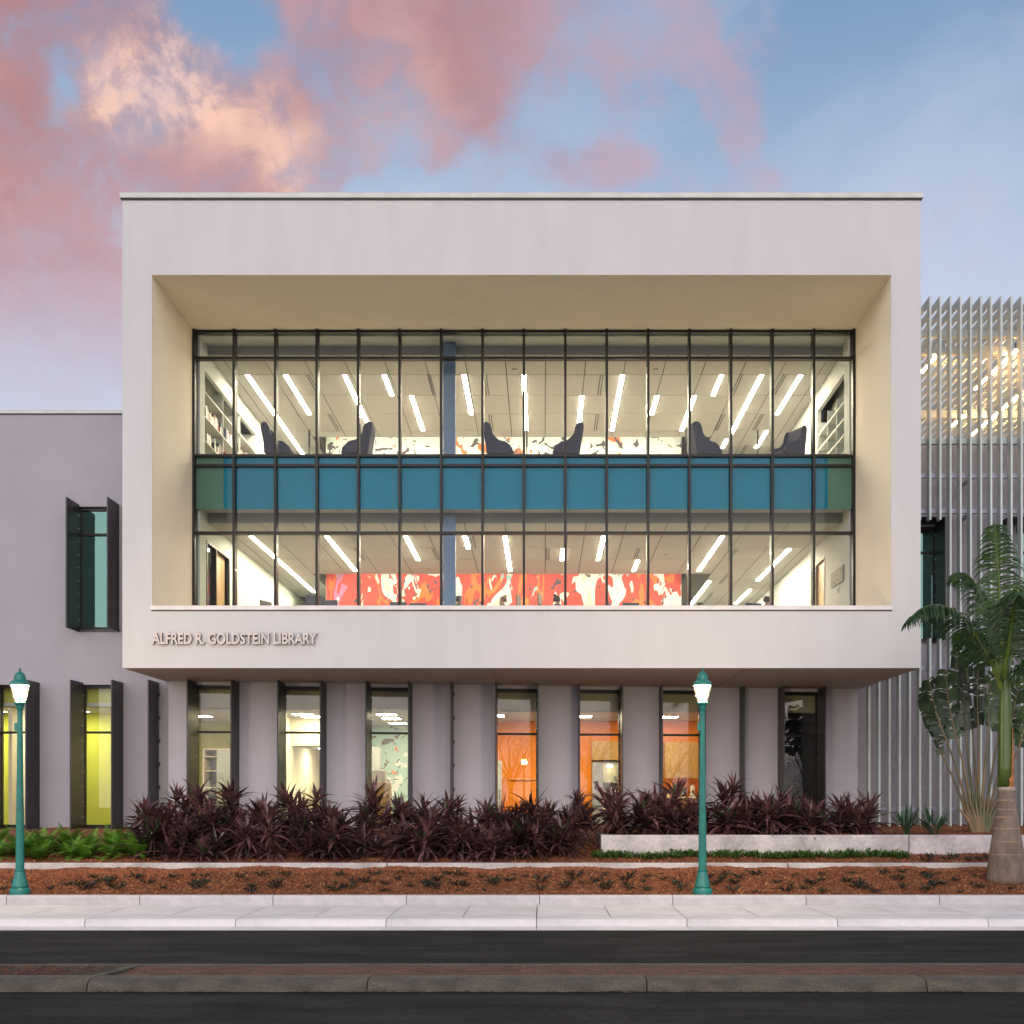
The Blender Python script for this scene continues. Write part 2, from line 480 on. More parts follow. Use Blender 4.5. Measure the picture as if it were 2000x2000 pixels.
def sidewalk():
    root = tag(link('sidewalk', MB().box(-40, 40, 21.75, 24.6, -0.04, 0.10).mesh('sidewalk', JOINT)), kind='structure')
    j0 = -0.13
    slab = MB().box(0.010, 1.435, 0, 2.47, 0, 0.15).mesh('slab', CONC_L)
    for k in range(-11, 12):
        s = link('slab', slab, root); s.location = (j0 + k * 1.445, 21.93, 0.0)
    # kerb with a rolled nose and a gutter lip in front
    prof = [(21.46, -0.03), (21.95, -0.03), (21.926, 0.152), (21.70, 0.152), (21.655, 0.14), (21.63, 0.11), (21.60, 0.012), (21.46, 0.012)]
    kerb = MB().prof(prof, 0.007, 2.883).mesh('kerb', CONC_L)
    gut = MB().box(0.005, 2.885, 21.07, 21.455, -0.03, 0.013).mesh('gutter', CONC_L)
    for k in range(-6, 6):
        s = link('kerb_stone', kerb, root); s.location = (j0 + k * 2.89, 0, 0)
        s = link('gutter_slab', gut, root); s.location = (j0 + k * 2.89, 0, 0)
    # raised edge kerb of the planting bed
    root2 = tag(link('bed_kerb', MB().box(-40, 40, 24.43, 24.56, 0.0, 0.30).mesh('bed_kerb', JOINT)), kind='structure')
    prof = [(24.41, 0.10), (24.60, 0.10), (24.60, 0.36), (24.47, 0.36), (24.435, 0.345), (24.42, 0.31)]
    k2 = MB().prof(prof, 0.008, 2.882).mesh('kerb_stone', CONC)
    for k in range(-6, 6):
        s = link('kerb_stone', k2, root2); s.location = (-0.08 + k * 2.89, 0, 0)


def median():
    root = tag(link('median', MB().box(-40, 40, 14.62, 15.75, -0.03, 0.105).mesh('median', JOINT)), kind='structure')
    prof = [(14.41, -0.03), (14.86, -0.03), (14.855, 0.148), (14.60, 0.152), (14.53, 0.145), (14.47, 0.115), (14.44, 0.06)]
    kb = MB().prof(prof, 0.008, 3.582).mesh('kerb_stone', CONC_O)
    for k in range(-4, 5):
        s = link('kerb_stone', kb, root); s.location = (1.33 + k * 3.59, 0, 0)
    bk = MB().prof([(15.72, -0.03), (15.97, -0.03), (15.955, 0.10), (15.92, 0.146), (15.72, 0.15)], 0.006, 3.584).mesh('kerb_stone', CONC_O)
    for k in range(-4, 5):
        s = link('kerb_stone', bk, root); s.location = (0.2 + k * 3.59, 0.02 * k, 0); s.rotation_euler = (0, 0, 0.0)
    # brick paving
    BR = pbr('brick paver', (0.115, 0.048, 0.027), 0.85, var=0.3, vscale=9, rnd=0.35, bump=0.4, bscale=60, fine=0.2, fscale=90)
    bm = MB().box(0.004, 0.196, 0.003, 0.097, 0.03, 0.146).mesh('brick', BR)
    rest = MB()
    rr = random.Random(3)
    for j in range(9):
        y = 14.862 + j * 0.097
        for i in range(-32, 62):
            x = -5.62 + (i + 32) * 0.2 + (0.1 if j % 2 else 0)
            dz = rr.uniform(-0.004, 0.003)
            if j < 4 and x < 7.3:
                s = link('brick', bm, root); s.location = (x, y, dz)
            else:
                rest.box(x + .004, x + .196, y + .003, y + .094, 0.03, 0.146 + dz)
    tag(rest.build('brick_paving', BR, root), kind='stuff')
    # diagonal kerb that closes the planted part on the left
    MB().prism([(-5.94, 14.857), (-5.80, 14.857), (-5.60, 15.718), (-5.74, 15.718)], 0.02, 0.153).build('kerb_stone', CONC_O, root)
    soil = MB(); rs = random.Random(5)
    nx = 60
    for i in range(nx + 1):
        for j in range(5):
            soil.v.append((-13 + 7.1 * i / nx, 14.86 + 0.86 * j / 4, 0.112 + 0.03 * math.sin(j / 4 * math.pi) + rs.uniform(-.012, .02)))
    for i in range(nx):
        for j in range(4):
            a = i * 5 + j; soil.f.append((a, a + 5, a + 6, a + 1))
    soil.build('planting_soil', pbr('dark bark soil', (0.055, 0.028, 0.016), .95, var=.6, vscale=22, bump=1.0, bscale=50), root)
    litter = MB(); rs = random.Random(15)
    for i in range(340):         # dry leaves and grit collected along the foot of the front kerb
        x = rs.gauss(rs.choice([-5, -2.2, -0.9, 0.9, 1.9, 3.4, 5.2]), 0.5); y = 14.40 - abs(rs.gauss(0, 0.03))
        a = rs.uniform(0, 6.3); l = rs.uniform(.012, .035); w = l * .4; z = 0.004 + rs.uniform(0, .012)
        b = len(litter.v); c, s_ = math.cos(a), math.sin(a)
        for u, v in ((-l, -w), (l, -w), (l, w), (-l, w)):
            litter.v.append((x + u * c - v * s_, y + u * s_ + v * c, z + rs.uniform(0, .012)))
        litter.f.append((b, b + 1, b + 2, b + 3))
    tag(litter.build('leaf_litter', pbr('dry leaf litter', (0.09, 0.04, 0.022), 0.9, var=0.4, vscale=20)),
        'dry brown leaf litter along the foot of the front kerb', 'leaf litter', kind='stuff')


MULCH = pbr('red mulch', (0.19, 0.062, 0.024), 0.95, var=0.55, vscale=14, bump=1.0, bscale=45, fine=0.45, fscale=45)
CHIP = [pbr('mulch chip dark', (0.20, 0.055, 0.017), 0.95, var=0.3, vscale=10), pbr('mulch chip red', (0.48, 0.15, 0.042), 0.95, var=0.3, vscale=10),
        pbr('mulch chip pale', (0.66, 0.32, 0.13), 0.95, var=0.3, vscale=10)]


def grid_bed(name, x0, x1, y0, y1, nx, ny, seed):
    rs = random.Random(seed); m = MB()
    for i in range(nx + 1):
        for j in range(ny + 1):
            x = x0 + (x1 - x0) * i / nx; y = y0 + (y1 - y0) * j / ny
            m.v.append((x, y, bed_z(x, y) + rs.uniform(-.012, .018)))
    for i in range(nx):
        for j in range(ny):
            a = i * (ny + 1) + j; m.f.append((a, a + ny + 1, a + ny + 2, a + 1))
    return tag(m.build(name, MULCH), kind='structure')


def mulch_chips():
    rg = np.random.default_rng(4)
    areas = [(-14, 12, 24.61, 26.98, 34000), (-14, 1.45, 27.22, 29.2, 9000), (1.3, 14, 27.22, 28.58, 6500), (7.2, 14, 28.8, 33.5, 3500),
             (-14, -9, 29.2, 33.0, 2500), (-12.5, -6.0, 14.9, 15.68, 2200)]
    for ci, ma in enumerate(CHIP):
        V = []; Fc = []
        for ai, (x0, x1, y0, y1, n) in enumerate(areas):
            n = int(n * (0.46, 0.34, 0.20)[ci]) if ai < 5 else (1500 if ci == 0 else 0)
            xs = rg.uniform(x0, x1, n); ys = rg.uniform(y0, y1, n)
            an = rg.uniform(0, 2 * np.pi, n); l = rg.uniform(.018, .065, n); w = rg.uniform(.004, .011, n); ti = rg.normal(0, .35, n)
            if ai == 5:
                l *= 0.7
            for k in range(n):
                z = (bed_z(xs[k], ys[k]) if ai < 5 else 0.135) + 0.014 + rg.uniform(0, .018)
                c, s = math.cos(an[k]), math.sin(an[k]); dz = l[k] * math.sin(ti[k])
                b = len(V)
                V += [(xs[k] - l[k] * c, ys[k] - l[k] * s, z - dz), (xs[k] - w[k] * s, ys[k] + w[k] * c, z + .003),
                      (xs[k] + l[k] * c, ys[k] + l[k] * s, z + dz), (xs[k] + w[k] * s, ys[k] - w[k] * c, z + .004)]
                Fc.append((b, b + 1, b + 2, b + 3))
        me = bpy.data.meshes.new('mulch_chips'); me.from_pydata(V, [], Fc); me.materials.append(ma)
        tag(link('mulch_chips', me), ('dark brown', 'rust red', 'pale tan')[ci] + ' shredded mulch chips scattered over the planting beds', 'mulch', kind='stuff')


def retaining_walls():
    t = thing('low_retaining_wall', 'long low concrete retaining wall behind the seedling bed', 'retaining wall', (0, 27, 0.5))
    cuts = [-40, -13.35, -3.75, 5.87, 15.5]
    for a, b in zip(cuts[:-1], cuts[1:]):
        o = MB().box(a + .012, b - .012, 27.0, 27.25, 0.3, 0.905).build('wall_segment', CONC_W, t, bevel=0.015)
    t = thing('planter_wall', 'taller concrete planter wall under the purple plants on the right', 'retaining wall', (6, 28.7, 0.9))
    cuts = [1.47, 9.29, 17.0]
    for a, b in zip(cuts[:-1], cuts[1:]):
        MB().box(a + (0 if a < 2 else .012), b - .012, 28.6, 28.82, 0.8, 1.525).build('wall_segment', CONC_W, t, bevel=0.012)
    MB().box(1.47, 1.69, 28.822, 31.5, 0.8, 1.523).build('return_wall', CONC_W, t, bevel=0.012)


ground_sheet(); sidewalk(); median()
grid_bed('mulch_bed', -20, 16, 24.58, 27.02, 300, 24, 1)
grid_bed('upper_mulch_bed', -20, 16, 27.2, 36.2, 220, 60, 2)
mulch_chips(); retaining_walls()

# ================================================================== BUILDING
DF, DC = 29.77, 33.3
X0, X1 = X(239, DF), X(1798, DF)
OX0, OX1 = -10.34, 9.20
ZT, ZB = 18.36, 5.90
OZ0, OZ1 = 7.50, 16.29
LIB = thing('library_building', 'white cantilevered library with a deep-set glazed front and grey wings', 'building', (0, 33, 1.4))


def shell():
    m = MB()
    yb = 52.0
    # front frame (ring) with its reveal running back to the glazing, outer sides, roof, underside
    o = [(X0, ZB), (X1, ZB), (X1, ZT), (X0, ZT)]; i = [(OX0, OZ0), (OX1, OZ0), (OX1, OZ1), (OX0, OZ1)]
    m.v = [(x, DF, z) for x, z in o] + [(x, DF, z) for x, z in i] + [(x, yb, z) for x, z in o] + [(x, DC + 0.25, z) for x, z in i]
    for k in range(4):
        j = (k + 1) % 4
        m.f.append((k, j, 4 + j, 4 + k))
        if k != 0:
            m.f.append((j, k, 8 + k, 8 + j))
    m.build('front_frame', STUCCO, LIB)
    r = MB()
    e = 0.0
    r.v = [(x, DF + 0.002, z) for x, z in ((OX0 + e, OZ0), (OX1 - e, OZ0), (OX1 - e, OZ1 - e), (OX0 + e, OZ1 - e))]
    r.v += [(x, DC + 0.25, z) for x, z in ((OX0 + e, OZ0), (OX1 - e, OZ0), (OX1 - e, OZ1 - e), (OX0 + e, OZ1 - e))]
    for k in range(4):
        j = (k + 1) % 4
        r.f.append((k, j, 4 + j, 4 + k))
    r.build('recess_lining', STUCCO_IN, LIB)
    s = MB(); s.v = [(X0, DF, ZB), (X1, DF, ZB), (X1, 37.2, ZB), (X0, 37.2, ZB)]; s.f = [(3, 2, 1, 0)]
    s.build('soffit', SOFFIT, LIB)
    # fine drip joints on the soffit
    for x in (-1.35, 5.4):
        MB().box(x - .006, x + .006, DF + .3, 35, ZB - .004, ZB + .01).build('soffit_joint', SLOT, LIB)
    c = MB().box(X0 - .06, X1 + .06, DF - .06, 50, ZT - .06, ZT + .085)
    c.build('coping', COPING, LIB, bevel=0.012)
    MB().box(X0 - .02, X1 + .02, DF - .02, 50, ZT - .10, ZT - .06).build('coping_drip', SLOT, LIB)
    MB().box(OX0 - .03, OX1 + .03, DF - .045, DF + .6, 7.43, 7.548).build('sill', SILLM, LIB, bevel=0.01)
    MB().box(OX0 - .01, OX1 + .01, DF - .012, DF + .3, 7.405, 7.43).build('sill_shadow_gap', SLOT, LIB)
    MB().box(OX0, OX1, DF + .6, DC - .1, 7.40, 7.53).build('sill_slab', SILLM, LIB)


shell()
ROWS = [(7.45, 10.29), (10.29, 12.28), (12.28, 12.57), (12.57, 15.45), (15.45, 16.25)]
BAY = (OX1 - OX0) / 16


def curtain_wall():
    cw = MB().box(OX0 + .002, OX1 - .002, DC - .03, DC + .10, 16.215, 16.288).build('curtain_wall', BRONZE, LIB)
    mul = MB().box(-.036, .036, DC - .13, DC + .16, 7.42, 16.284).mesh('mullion', BRONZE)
    for k in range(17):
        x = OX0 + BAY * k
        x = min(max(x, OX0 + .040), OX1 - .040)
        s = link('mullion', mul, cw); s.location = (x, 0, 0)
    for z in (10.29, 12.28, 12.57, 15.45):
        for k in range(16):
            a = OX0 + BAY * k + .037; b = OX0 + BAY * (k + 1) - .037
            if k == 0: a += .04
            if k == 15: b -= .04
            MB().box(a, b, DC - .075, DC + .12, z - .036, z + .036).build('transom', BRONZE, cw)
    for z0, z1 in ROWS:
        pm = MB().box(.037, BAY - .037, DC + .0, DC + .012, z0 + (.037 if z0 > 8 else 0), z1 - .037).mesh('pane', GLASS)
        for k in range(16):
            s = link('pane', pm, cw); s.location = (OX0 + BAY * k, 0, 0)
    # coloured back panels of the spandrel zone
    for k in range(16):
        a = OX0 + BAY * k + .04; b = OX0 + BAY * (k + 1) - .04
        for z0, z1 in ((11.01, 12.24), (12.32, 12.53)):
            if k == 0:
                MB().box(a, a + .84, DC + .03, DC + .06, z0, z1).build('spandrel_panel', SPAN_G, cw)
                a2 = a + .845
            else:
                a2 = a
            b2 = b
            if k == 15:
                MB().box(b - .74, b, DC + .03, DC + .06, z0, z1).build('spandrel_panel', SPAN_G, cw); b2 = b - .745
            MB().box(a2, b2, DC + .03, DC + .06, z0, z1).build('spandrel_panel', SPAN, cw)
    return cw


CW = curtain_wall()
RX0, RX1 = -10.2, 9.1        # inside faces of the upper rooms
FZ2, FZ1 = 12.45, 7.35       # floors
CZ2, CZ1 = 15.95, 10.84      # ceilings
MW0, MW1, MD = -8.3, 5.28, 43.0


def room(fz, cz, ptop, yb):
    MB().box(RX0, RX1, DC + .20, yb, fz - .25, fz).build('floor', CARPET, LIB)
    # blind pocket and bulkhead just behind the glass
    MB().box(RX0, RX1, DC + .20, 34.25, ptop, ptop + .06).build('pocket_ceiling', WHITEP, LIB)
    MB().box(RX0, RX1, 34.25, 34.29, cz - .012, ptop + .05).build('bulkhead', BEAMP, LIB)
    ce = MB()
    ce.box(RX0, RX1, 34.29, 42.1, cz, cz + .03)
    ce.box(RX0, MW0, 42.1, yb, cz, cz + .03)
    ce.box(MW1 + .1, RX1, 42.1, yb, cz, cz + .03)
    ceil = ce.build('ceiling', GRID, LIB)
    MB().box(MW0, MW1 + .1, 42.07, 42.1, cz - .012, cz + .45).build('cove_upstand', WHITEP, LIB)
    MB().box(MW0, MW1 + .1, 42.1, MD, cz + .42, cz + .45).build('cove_top', WHITEP, LIB)
    xs = [RX0] + [0.07 + 1.24 * k for k in range(-8, 8)] + [RX1]
    ys = [34.30, 35.86, 37.7, 39.54, 41.38, 43.22, 45.06, 46.9, 48.74, 50.5]
    g = 0.014
    for j in range(len(ys) - 1):
        for i in range(len(xs) - 1):
            a, b = xs[i] + g, xs[i + 1] - g; c, e = ys[j] + g, ys[j + 1] - g
            if c > 42 and a > MW0 - 1.2 and b < MW1 + 1.3:
                continue
            if c < 42.1 < e and a > MW0 - 1.2 and b < MW1 + 1.3:
                e = 42.06
            if j > 4 and (b < -9.8 and j > 6):
                continue
            link('ceiling_tile', MB().box(a, b, c, min(e, yb), cz - .014, cz).mesh('ceiling_tile', TILE), ceil)
    # walls
    MB().box(MW0, MW1, MD, MD + .2, fz, cz + .42).build('mural_wall', WHITEP, LIB)
    MB().box(MW0, MW0 + .2, MD + .2, yb, fz, cz).build('core_wall', WHITEP, LIB)
    MB().box(MW1 - .2, MW1, MD + .2, yb, fz, cz).build('core_wall', WHITEP, LIB)
    MB().box(RX0, RX1, yb, yb + .2, fz, cz).build('back_wall', WHITEP, LIB)


room(FZ2, CZ2, 16.19, 50.5); room(FZ1, CZ1, 11.12, 50.5)
MB().box(-3.01, -2.65, 33.95, 34.2, 7.35, 10.99).build('column', COLP, LIB)
MB().box(-3.01, -2.65, 33.95, 34.2, 12.45, 16.18).build('column', COLP, LIB)


def side_walls():
    t = 0.12
    for zz0, zz1 in ((FZ2, 16.2), (FZ1, 11.15)):
        pass
    # upper left wall with a shelf recess (y 33.95..40, z 12.5..15.35)
    m = MB(); x = RX0
    m.box(x - t, x, DC + .17, 33.95, FZ2, 16.2); m.box(x - t, x, 40.0, 50.5, FZ2, 16.2); m.box(x - t, x, 33.95, 40, 15.35, 16.2)
    m.build('side_wall', WHITEP, LIB)
    MB().box(x - .60, x - .56, 33.9, 40.05, FZ2, 15.4).build('recess_back', WHITEP, LIB)
    m = MB(); x = RX1
    m.box(x, x + t, DC + .17, 34.05, FZ2, 16.2); m.box(x, x + t, 37.4, 50.5, FZ2, 16.2); m.box(x, x + t, 34.05, 37.4, 15.3, 16.2)
    m.build('side_wall', WHITEP, LIB)
    MB().box(x + .44, x + .48, 34.0, 37.45, FZ2, 15.4).build('recess_back', WHITEP, LIB)
    # lower walls with door openings
    m = MB(); x = RX0
    m.box(x - t, x, DC + .17, 34.1, FZ1, 11.15); m.box(x - t, x, 36.6, 50.5, FZ1, 11.15); m.box(x - t, x, 34.1, 36.6, 10.27, 11.15)
    m.build('side_wall', pbr('pale green white paint', (0.42, 0.47, 0.40), 0.8, var=0.02), LIB)
    m = MB(); x = RX1
    m.box(x, x + t, DC + .17, 36.35, FZ1, 11.15); m.box(x, x + t, 37.6, 50.5, FZ1, 11.15); m.box(x, x + t, 36.35, 37.6, 10.27, 11.15)
    m.build('side_wall', WHITEP, LIB)
    TAN = pbr('tan door', (0.36, 0.25, 0.12), 0.5, var=0.12, vscale=3, stretch=(1, 1, .2))
    x = RX0
    d = MB().box(x - .16, x - .12, 35.15, 36.5, FZ1, 10.2).build('door', TAN, LIB)
    fr = MB(); fr.box(x - .13, x + .02, 34.1, 34.16, FZ1, 10.27); fr.box(x - .13, x + .02, 36.54, 36.6, FZ1, 10.27)
    fr.box(x - .13, x + .02, 34.16, 36.54, 10.2, 10.27); fr.box(x - .13, x + .02, 35.08, 35.14, FZ1, 10.2)
    fr.build('frame', BRONZE, d)
    MB().box(x - .10, x - .09, 34.16, 35.08, FZ1, 10.2).build('sidelight', GLASS_G, d)
    MB().box(x - 1.3, x - 1.25, 34.0, 36.7, FZ1, 10.4).build('corridor_wall', pbr('corridor paint', (0.12, 0.11, 0.10), .8, var=.1), LIB)
    x = RX1
    d = MB().box(x + .06, x + .10, 36.41, 37.54, FZ1, 10.2).build('door', TAN, LIB)
    fr = MB(); fr.box(x - .02, x + .115, 36.35, 36.41, FZ1, 10.27); fr.box(x - .02, x + .115, 37.54, 37.6, FZ1, 10.27); fr.box(x - .02, x + .115, 36.41, 37.54, 10.2, 10.27)
    fr.build('frame', pbr('tan door frame', (0.20, 0.14, 0.08), .5, var=.1), d)


side_walls()


def floor_edges():
    # structural slab between the storeys, hidden roof and the storey underneath
    MB().box(RX0 - .1, RX1 + .1, DC + .24, 51, 11.2, 12.19).build('floor_slab', WHITEP, LIB)
    MB().box(X0 + .05, X1 - .05, 34.0, 51, 5.95, 7.09).build('floor_slab', WHITEP, LIB)
    MB().box(OX0 + .01, OX1 - .01, 33.6, 51.9, 16.42, 16.6).build('roof_slab', WHITEP, LIB)
    for a, b in ((X0 + .01, RX0 - .62), (RX1 + .62, X1 - .01)):
        MB().box(a, b, 33.6, 51.9, 5.96, 16.4).build('end_wall', WHITEP, LIB)
    MB().box(X0 + .02, X1 - .02, 51.5, 51.9, 5.95, 18.2).build('rear_wall', LAV, LIB)


floor_edges()

# ---------------------------------------------------------------- ceiling lights, slots, coves
def ceiling_light(x, y0, y1, cz, label, group, w=0.125):
    t = thing('ceiling_light', label, 'light', (x, (y0 + y1) / 2, cz), group)
    MB().box(x - w / 2 - .012, x + w / 2 + .012, y0, y1, cz - .030, cz - .0145).build('housing', WHITEP, t)
    MB().box(x - w / 2, x + w / 2, y0 + .02, y1 - .02, cz - .036, cz - .0305).build('diffuser', LIGHTM, t)


def slot(x, y0, y1, cz, where):
    t = thing('air_slot', 'pair of narrow dark air slots in the %s ceiling' % where, 'air diffuser', (x, (y0 + y1) / 2, cz), 'air slots in the %s ceiling' % where)
    for dx in (-.05, .03):
        MB().box(x + dx, x + dx + .03, y0, y1, cz - .022, cz - .0145).build('slot', SLOT, t)


UP = [(-9.42, 35.84, 44.2), (-8.2, 35.84, 39.56), (-6.32, 35.84, 41.3), (-5.06, 35.84, 37.7), (-4.41, 37.7, 41.3), (-2.52, 35.84, 39.56), (-.62, 35.84, 41.3),
      (1.29, 37.7, 41.3), (2.52, 35.84, 41.3), (3.81, 37.7, 39.56), (5.07, 37.7, 41.3), (5.68, 35.84, 37.7), (6.95, 35.84, 41.7), (8.2, 35.84, 39.56), (8.2, 41.3, 43.4), (6.89, 42.3, 43.4)]
LO = [(-9.32, 35.93, 45.8), (-6.91, 35.93, 41.5), (-4.39, 35.93, 39.6), (-2.5, 35.93, 37.75), (-1.22, 35.93, 41.5), (.66, 37.75, 39.6), (1.93, 35.93, 39.6),
      (3.33, 39.6, 41.5), (5.72, 35.93, 41.5), (8.25, 37.75, 43.4), (6.4, 43.4, 49.0), (8.3, 45.2, 48.6)]
ORD = ['first', 'second', 'third', 'fourth', 'fifth', 'sixth', 'seventh', 'eighth', 'ninth', 'tenth', 'eleventh', 'twelfth', 'thirteenth', 'fourteenth', 'fifteenth', 'sixteenth', 'seventeenth', 'eighteenth', 'nineteenth', 'twentieth']
for rows, cz, nm in ((UP, CZ2, 'upper'), (LO, CZ1, 'lower')):
    for k, (x, a, b) in enumerate(sorted(rows)):
        ln = 'long' if b - a > 5 else ('short' if b - a < 2.5 else 'mid-length')
        ceiling_light(x, a, b, cz, '%s white linear ceiling light on the %s glazed floor, %s from the left' % (ln, nm, ORD[k]), 'linear lights of the %s glazed floor' % nm)
for x, a, b in [(-7.5, 35.84, 37.7), (-7.53, 39.56, 41.3), (-3.65, 35.84, 37.7), (-1.86, 35.84, 37.7), (-1.88, 39.56, 41.3), (1.86, 35.84, 37.7), (1.9, 39.56, 41.3),
                (6.3, 35.84, 37.7), (7.69, 35.84, 37.7), (6.33, 39.56, 41.3), (7.7, 39.56, 41.3), (7.76, 43.0, 44.2)]:
    slot(x, a, b, CZ2, 'upper')
for x, a, b in [(-6.3, 37.75, 39.6), (-3.7, 37.75, 39.6), (-2.3, 35.93, 37.75), (.15, 37.75, 39.6), (.72, 35.93, 37.6), (3.2, 37.75, 39.4), (6.5, 37.9, 39.5), (6.9, 42, 44), (6.9, 46, 48.5)]:
    slot(x, a, b, CZ1, 'lower')
for cz, nm in ((CZ2, 'upper'), (CZ1, 'lower')):
    t = thing('cove_light', 'bright cove strip washing the top of the %s mural' % nm, 'light', (0, 42.3, cz + .2))
    MB().box(MW0 + .1, MW1 - .05, 42.13, 42.24, cz + .08, cz + .14).build('lamp_strip', COVE, t)
    MB().box(MW0 + .1, MW1 - .05, 42.105, 42.13, cz + .06, cz + .18).build('housing', WHITEP, t)
for px, py, cz in [(360, 1035, CZ1), (628, 1085, CZ1), (1302, 1082, CZ1), (1640, 720.5, CZ2), (1280, 720, CZ2), (1005, 720, CZ2)]:
    D = (cz - CH) * F / (PY - py); p = P(px, py, D)
    t = thing('smoke_detector', 'small round ceiling detector near %s' % ('the lower mural' if cz == CZ1 else 'the upper glazing'), 'detector', (p.x, p.y, cz - .014), 'round ceiling detectors')
    MB().lathe([(.07, cz - .07), (.085, cz - .04), (.085, cz - .0145)], 14, c=(p.x, p.y)).build('housing', WHITEP, t)


def murals():
    ORA, RED, WHT, BLK, MAU, TEAL, CRM = (.62, .15, .025), (.50, .05, .03), (.56, .58, .54), (.06, .05, .06), (.38, .14, .26), (.20, .42, .40), (.62, .50, .36)
    a = ramp_mat('upper mural print', [(0.0, ORA), (.38, WHT), (.52, (.62, .70, .58)), (.60, WHT), (.66, ORA), (.74, (.45, .50, .62))], 0.62, 3, dist=0.6, off=(3.1, 0, 1.4),
                 splat=[(2.1, .61, BLK, (9, 2, 1)), (1.7, .66, ORA, (1, 7, 3)), (3.0, .70, BLK, (4, 4, 4))])
    t = tag(MB().box(MW0 + .02, MW1 - .02, MD - .02, MD - .002, FZ2 + .01, CZ2 + .41).build('mural', a),
            'pale mural with orange and black splashes on the upper floor core wall', 'mural')
    b = ramp_mat('lower mural print', [(0.0, MAU), (.37, RED), (.44, ORA), (.48, RED), (.56, WHT), (.63, CRM), (.68, RED)], 0.55, 3, dist=0.9, off=(7.3, 0, 2.2), stretch=(1, 1, .6),
                 splat=[(1.5, .63, WHT, (2, 6, 5)), (2.4, .64, BLK, (5, 1, 8)), (2.0, .69, TEAL, (8, 3, 2))])
    tag(MB().box(MW0 + .02, MW1 - .02, MD - .02, MD - .002, FZ1 + .01, CZ1 + .41).build('mural', b),
        'red and white abstract mural on the lower floor core wall', 'mural')
    # doorway frames let into the lower mural
    for x0, x1, zt, m_ in ((-7.3, -6.05, 9.45, pbr('dark doorway', (.05, .03, .06), .6, var=.1)), (-3.15, -1.65, 9.62, pbr('red door leaf', (.45, .03, .03), .5, var=.05))):
        t = thing('doorway', ('dark' if x0 < -5 else 'red') + ' doorway let into the lower mural', 'doorway', ((x0 + x1) / 2, MD - .05, FZ1))
        MB().box(x0 + .06, x1 - .06, MD - .035, MD - .022, FZ1 + .01, zt - .06).build('door_leaf', m_, t)
        fr = MB(); fr.box(x0, x0 + .06, MD - .06, MD - .022, FZ1 + .01, zt); fr.box(x1 - .06, x1, MD - .06, MD - .022, FZ1 + .01, zt); fr.box(x0 + .06, x1 - .06, MD - .06, MD - .022, zt - .06, zt)
        fr.build('door_frame', WHITEP, t)


murals()

# ---------------------------------------------------------------- furniture behind the glass
NAVY = pbr('navy wool', (0.030, 0.033, 0.055), 0.9, var=0.15, vscale=20, bump=0.2, bscale=200)


def chair_proto():
    t = thing('wing_chair', 'navy high-backed wing chair behind the upper glass', 'armchair', (0, 0, 0), 'wing chairs on the upper floor')
    # side profile in xz, chair faces +x
    back = [(-.36, .30), (-.20, .30), (-.26, .60), (-.30, .86), (-.33, 1.08), (-.38, 1.26), (-.45, 1.315), (-.515, 1.27), (-.52, 1.12), (-.46, .80), (-.41, .5)]
    MB().profy(back, -.34, .34).build('backrest', NAVY, t, bevel=.03)
    wing = [(-.40, .50), (.02, .72), (-.12, .83), (-.22, .95), (-.25, 1.12), (-.33, 1.27), (-.44, 1.30), (-.50, 1.2), (-.45, .8)]
    for y in (-.40, .345):
        MB().profy(wing, y, y + .055).build('wing', NAVY, t, bevel=.02)
    arm = [(-.40, .34), (.30, .34), (.40, .42), (.37, .52), (.18, .70), (.0, .74), (-.28, .74), (-.42, .6)]
    for y in (-.405, .345):
        MB().profy(arm, y, y + .06).build('arm', NAVY, t, bevel=.02)
    MB().box(-.30, .42, -.335, .335, .30, .46).build('seat', NAVY, t, bevel=.04)
    for x in (-.3, .3):
        for y in (-.28, .28):
            MB().tube([(x * 1.1, y * 1.08, 0), (x, y, .31)], [.014, .02], 8).build('leg', BRONZE, t)
    return t


proto = chair_proto()
CHAIRS = [(548, 34.15, 0, .0, 'leftmost navy wing chair on the upper floor, facing right'), (697, 34.1, math.pi, .0, 'second navy wing chair from the left, facing left by the orange mural patch'),
      (977, 34.15, 0, .0, 'navy wing chair right of the blue column, facing right'), (1106, 34.15, math.pi, .0, 'navy wing chair at the middle of the upper glass, facing left'),
      (1377, 34.2, 0.25, -.05, 'navy wing chair facing right near the right end, left of the last one'), (1535, 34.25, math.pi + .5, .02, 'rightmost navy wing chair, turned away beside the right shelves')]
for k, (px, D, rz, dz, lab) in enumerate(CHAIRS):
    o = proto if k == 0 else copy_tree(proto)
    o.location = (X(px, D), D, FZ2); o.rotation_euler = (0, 0, rz); o['label'] = lab
for k, (px, lab) in enumerate([(604, 'leftmost dark post lamp between the upper wing chairs'), (1029, 'middle dark post lamp between the upper wing chairs'), (1480, 'rightmost dark post lamp between the upper wing chairs')]):
    x = X(px, 34.3)
    t = thing('floor_lamp', lab, 'floor lamp', (x, 34.3, FZ2), 'post lamps on the upper floor')
    MB().lathe([(.13, FZ2), (.13, FZ2 + .02), (.02, FZ2 + .03)], 16, c=(x, 34.3)).build('base', BRONZE, t)
    MB().lathe([(.016, FZ2 + .02), (.016, FZ2 + .7)], 10, c=(x, 34.3)).build('pole', BRONZE, t)
    MB().lathe([(.03, FZ2 + .7), (.03, FZ2 + 1.22)], 12, c=(x, 34.3)).build('lamp_shade', BRONZE, t)


